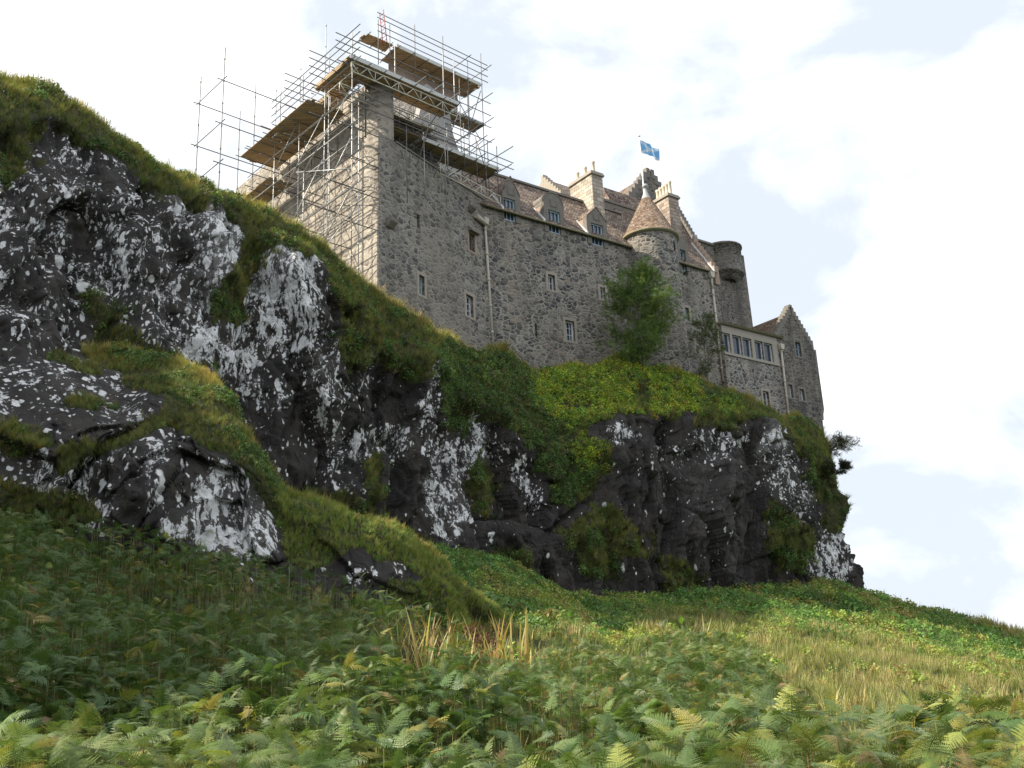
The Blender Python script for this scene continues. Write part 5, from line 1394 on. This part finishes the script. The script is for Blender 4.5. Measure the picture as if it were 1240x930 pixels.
# hillside: grass and low leafy cover
BG, BH = Bake(), Bake()
for (D0, D1, dens, sz) in ((5, 14, 34, .27), (14, 30, 34, .32), (30, 52, 22, .44), (52, 82, 11, .62)):
    area = .62 * (D1 ** 2 - D0 ** 2) + 3 * (D1 - D0) * .62; n = int(area * dens)
    P = ground_pts(n, D0, D1); px, py, _ = project(P)
    inb = in_poly(px, py - 8, BR); ok = (px > -60) & (px < 1310) & (py < 1000) & ((px > 430) | (P[:, 1] < 24))
    ok &= ~inb | (r.uniform(size=n) < .10)
    P, px, py, inb = P[ok], px[ok], py[ok], inb[ok]; n = len(P)
    gc = in_poly(px + r.normal(0, 7, n), py + r.normal(0, 4, n), GC)
    pt = clump_field(P, 700, .30); pt2 = clump_field(P, 710, .9)
    ish = np.where(gc, r.uniform(size=n) < .80, (pt2 + r.normal(0, .2, n)) > .62)
    pt3 = pt + r.normal(0, .18, n)
    g = np.where((pt3 > .10)[:, None], pal(n, [(.20, .19, .085), (.15, .165, .055), (.25, .22, .12)], [3, 3, 2], r), pal(n, [(.085, .115, .03), (.11, .14, .035), (.07, .10, .028)], [3, 3, 2], r))
    g = np.where(gc[:, None], pal(n, [(.07, .10, .025), (.10, .12, .03)], [2, 1], r), g)
    tip = g * .45 + pal(n, [(.27, .24, .14), (.14, .17, .055), (.19, .18, .09)], [2, 4, 2], r) * .55
    hc = np.where((pt2 > .15)[:, None], pal(n, [(.09, .12, .028), (.12, .125, .03), (.13, .09, .035)], [4, 3, 1.6], r), pal(n, [(.045, .085, .022), (.06, .10, .026), (.035, .06, .018)], [3, 3, 2], r))
    R = rotz(r.uniform(0, 6.283, n)) @ rotx(r.normal(0, .15, n)); scl = sz * r.uniform(.6, 1.3, n) * np.where(inb, 1.6, 1.0) * (1 + .3 * (pt > .2))
    ti = r.integers(0, 4, n)
    far = D0 >= 30
    for j in range(4):
        s_ = (ti == j) & ~ish; BG.put((TUFTS_F if far else TUFTS)[j], P[s_], R[s_], scl[s_], g[s_] * 1.25, tip[s_] * 1.3)
        s_ = (ti == j) & ish; BH.put(HERBS[j], P[s_], R[s_], scl[s_] * 1.25, hc[s_] * 1.7, hc[s_] * 2.3)
o = BG.build('hillside_grass', M_grass); tag(o, 'green and straw coloured grass on the slope to the right', 'grass', kind='stuff')
o = BH.build('bramble_cover', M_leaf); tag(o, 'low leafy bramble and weeds matting the slope below the cliff', 'ground cover', kind='stuff')

# ---- trees and shrubs one can point to
M_bark = plain('grey_bark', (0.17, 0.15, 0.12), .9, .35, 6.0, bump=.5)
LEAF = Tmpl(); LEAF.add([(0, 0, 0), (.35, .22, .03), (1, 0, -.06), (.35, -.22, .03)], [(0, 1, 2, 3)], [0, .5, 1, .5]); LEAF.done()
def sprig(n, L, seed):
    rr = np.random.default_rng(seed); T = Tmpl()
    for i in range(n):
        u = (i + .5) / n; c = np.array([u * .9 * L, 0, -.10 * u * u * L])
        for sd in (-1, 1):
            a = rr.uniform(.7, 1.2) * sd; l = .30 * L * rr.uniform(.7, 1.2); d = np.array([math.cos(a), math.sin(a), rr.normal(0, .25)]); w_ = np.array([-d[1], d[0], rr.normal(0, .2)]) * .2 * l
            T.add([c, c + d * l * .45 + w_, c + d * l, c + d * l * .45 - w_], [(0, 1, 2, 3)], rr.uniform())
    return T.done()
SPR = [sprig(5, 1.0, s) for s in range(3)]
def tree(name, base, h, label, cat, crown_r, cols, wts, n_main=9, leaf=.34, lean=(0, 0), flat=1.0, trunk_r=.09, first=.18, bushy=1.0, seed=1, group=None):
    rr = np.random.default_rng(seed)
    root = empty(name, tuple(base), label, cat, group)
    b = MB(); tips = []
    def limb(p, d, L, r0, depth):
        n = 5; pts_ = [p]; rads = [r0]
        for i in range(n):
            d = d + rr.normal(0, .13, 3) + np.array([lean[0], lean[1], .05 * flat]) * .16; d /= np.linalg.norm(d)
            p = p + d * L / n; pts_.append(p); rads.append(r0 * (1 - .8 * (i + 1) / n))
            b.tube(pts_[-2], p, rads[-2], 6, rads[-1])
            if depth < 2 and i >= 1:
                for q in range(2 if depth == 0 else 1):
                    a = rr.uniform(0, 6.283); side = np.array([math.cos(a), math.sin(a), rr.uniform(.1, .7) * flat]); nd = d * .55 + side * .8; limb(p, nd / np.linalg.norm(nd), L * rr.uniform(.35, .6), rads[-1] * .6, depth + 1)
            if depth > 0: tips.append((p, d))
        tips.append((p, d))
    base = np.array(base, float); top = base + np.array([lean[0], lean[1], 1.0]) * h
    nseg = 12; prev = base - np.array([0, 0, .4])
    for i in range(nseg):
        u = (i + 1) / nseg; p = base + np.array([lean[0] * u ** 1.5, lean[1] * u ** 1.5, u]) * h * .92 + rr.normal(0, .03, 3) * h * .12
        b.tube(prev, p, trunk_r * (1 - .85 * i / nseg), 7, trunk_r * (1 - .85 * (i + 1) / nseg)); prev = p
        if u > first:
            for q in range(max(1, n_main * 2 // nseg)):
                a = rr.uniform(0, 6.283); prof = math.sin(min(1, (u - first) / (1 - first) * .85 + .12) * math.pi) ** .7
                d = np.array([math.cos(a), math.sin(a), .55 * flat + .5 * u]); limb(p, d / np.linalg.norm(d), crown_r * (.35 + .75 * prof) * rr.uniform(.7, 1.1), trunk_r * .38 * (1.1 - u), 1)
    tips.append((prev, np.array([0, 0, 1.0])))
    b.build('trunk', M_bark, root)
    BK = Bake(); tp = np.array([t[0] for t in tips]); td = np.array([t[1] for t in tips]); m_ = int(5 * bushy)
    tp = np.repeat(tp, m_, 0); td = np.repeat(td, m_, 0); n = len(tp)
    tp = tp + rr.normal(0, .13, (n, 3)) * crown_r * .55
    dd = td + rr.normal(0, .7, (n, 3)); dd[:, 2] -= .1
    R = rotz(np.arctan2(dd[:, 1], dd[:, 0])) @ roty(-np.arctan2(dd[:, 2], np.hypot(dd[:, 0], dd[:, 1]))) @ rotx(rr.normal(0, .7, n))
    c = pal(n, cols, wts, rr)
    ti = rr.integers(0, 3, n)
    for j in range(3): s_ = ti == j; BK.put(SPR[j], tp[s_], R[s_], leaf * rr.uniform(.7, 1.3, s_.sum()), c[s_] * .85, c[s_] * 1.2)
    BK.build('crown', M_leaf, root)
    return root
gT = at(781, 462, 64.0)
tree('rowan_tree', (gT[0], gT[1], gT[2] - .2), 7.6, 'slender green rowan tree growing against the round stair turret', 'tree', 2.35, [(.09, .13, .045), (.12, .165, .055), (.16, .20, .07)], [4, 3, 2], 24, .33, (-.02, 0), .9, .11, .14, 1.2, 5)
gB = at(858, 470, 67.5)
tree('sapling', (gB[0], gB[1], gB[2] - .2), 5.2, 'thin straggly sapling climbing the wall beside the downpipe', 'tree', 1.5, [(.05, .075, .03), (.08, .10, .04), (.10, .085, .05)], [3, 3, 2], 11, .28, (0, 0), 1.3, .05, .12, .9, 8)
gW = at(1000, 556, 79.0)
tree('pine_tree', tuple(gW), 1.5, 'dark wind bent pine jutting from the right end of the cliff', 'tree', 1.35, [(.055, .06, .04), (.075, .07, .045), (.10, .075, .05)], [3, 3, 1], 14, .17, (1.0, .1), .10, .12, .25, 1.2, 14)
gw = at(1010, 575, 78.0)
tree('pine_shrub', tuple(gw), .7, 'small dark twisted shrub on the cliff edge below the bent pine', 'shrub', .75, [(.028, .034, .022), (.045, .045, .028)], [3, 2], 6, .22, (1.2, 0), .2, .05, .3, 1.0, 15)

# ---- yellowed iris clumps and the red dock in the bracken
def iris(px_, py_, D, n, h, wspread, label, seed):
    rr = np.random.default_rng(seed); p0 = at(px_, py_, D); p0[2] = ground_z(np.array([p0[0]]), np.array([p0[1]]))[0]
    root = empty('iris_clump', tuple(p0), label, 'iris clump')
    for grp_, (cols, fr_) in enumerate((([(.36, .30, .12), (.32, .27, .10), (.26, .17, .07), (.38, .34, .17)], .65), ([(.12, .15, .04), (.18, .18, .05)], .35))):
        BK = Bake()
        m_ = int(n * fr_); T_ = []
        for i in range(m_):
            T = Tmpl(); a = rr.uniform(0, 6.283); blade(T, (0, 0, 0), (math.cos(a), math.sin(a)), 1.0, rr.uniform(.016, .026), rr.choice([.4, .7, 2.4], p=[.45, .35, .2]), 6); T.done()
            pos = p0 + np.array([rr.normal(0, wspread), rr.normal(0, .25), 0]); c = pal(1, cols, [1] * len(cols), rr)
            BK.put(T, pos[None], rotz(np.zeros(1)), np.array([h * rr.uniform(.7, 1.1)]), c * .8, c * 1.2)
        BK.build('dry_leaves' if grp_ == 0 else 'green_leaves', M_grass, root)
iris(508, 800, 17.0, 80, 1.45, .42, 'larger clump of tall yellowed iris leaves rising from the bracken', 2)
iris(618, 806, 17.5, 40, 1.35, .28, 'smaller clump of pale yellow iris leaves nearer the red dock', 4)
pd = at(580, 785, 20.0); pd[2] = ground_z(np.array([pd[0]]), np.array([pd[1]]))[0]
root = empty('dock_plant', tuple(pd), 'rust red dock seed heads among the bracken', 'dock plant')
b = MB(); rr = np.random.default_rng(3); BK = Bake(); sp = []
for i in range(14):
    q = pd + np.array([rr.normal(0, .28), rr.normal(0, .2), rr.uniform(.85, 1.1)]); b.tube(pd + rr.normal(0, .05, 3) * (1, 1, 0), q, .009, 5); sp.append(q)
b.build('stalk', plain('dock_stalk', (.20, .08, .05), .9, .2), root)
for q in sp:
    n = 40; BK = Bake(); pp = q + rr.normal(0, 1, (n, 3)) * (.045, .045, .10)
    BK.put(LEAF, pp, rotz(rr.uniform(0, 6.28, n)) @ roty(rr.normal(0, .8, n)), rr.uniform(.05, .10, n), pal(n, [(.13, .05, .035), (.10, .045, .03)], [2, 1], rr)); BK.build('seed_head', M_leaf, root)
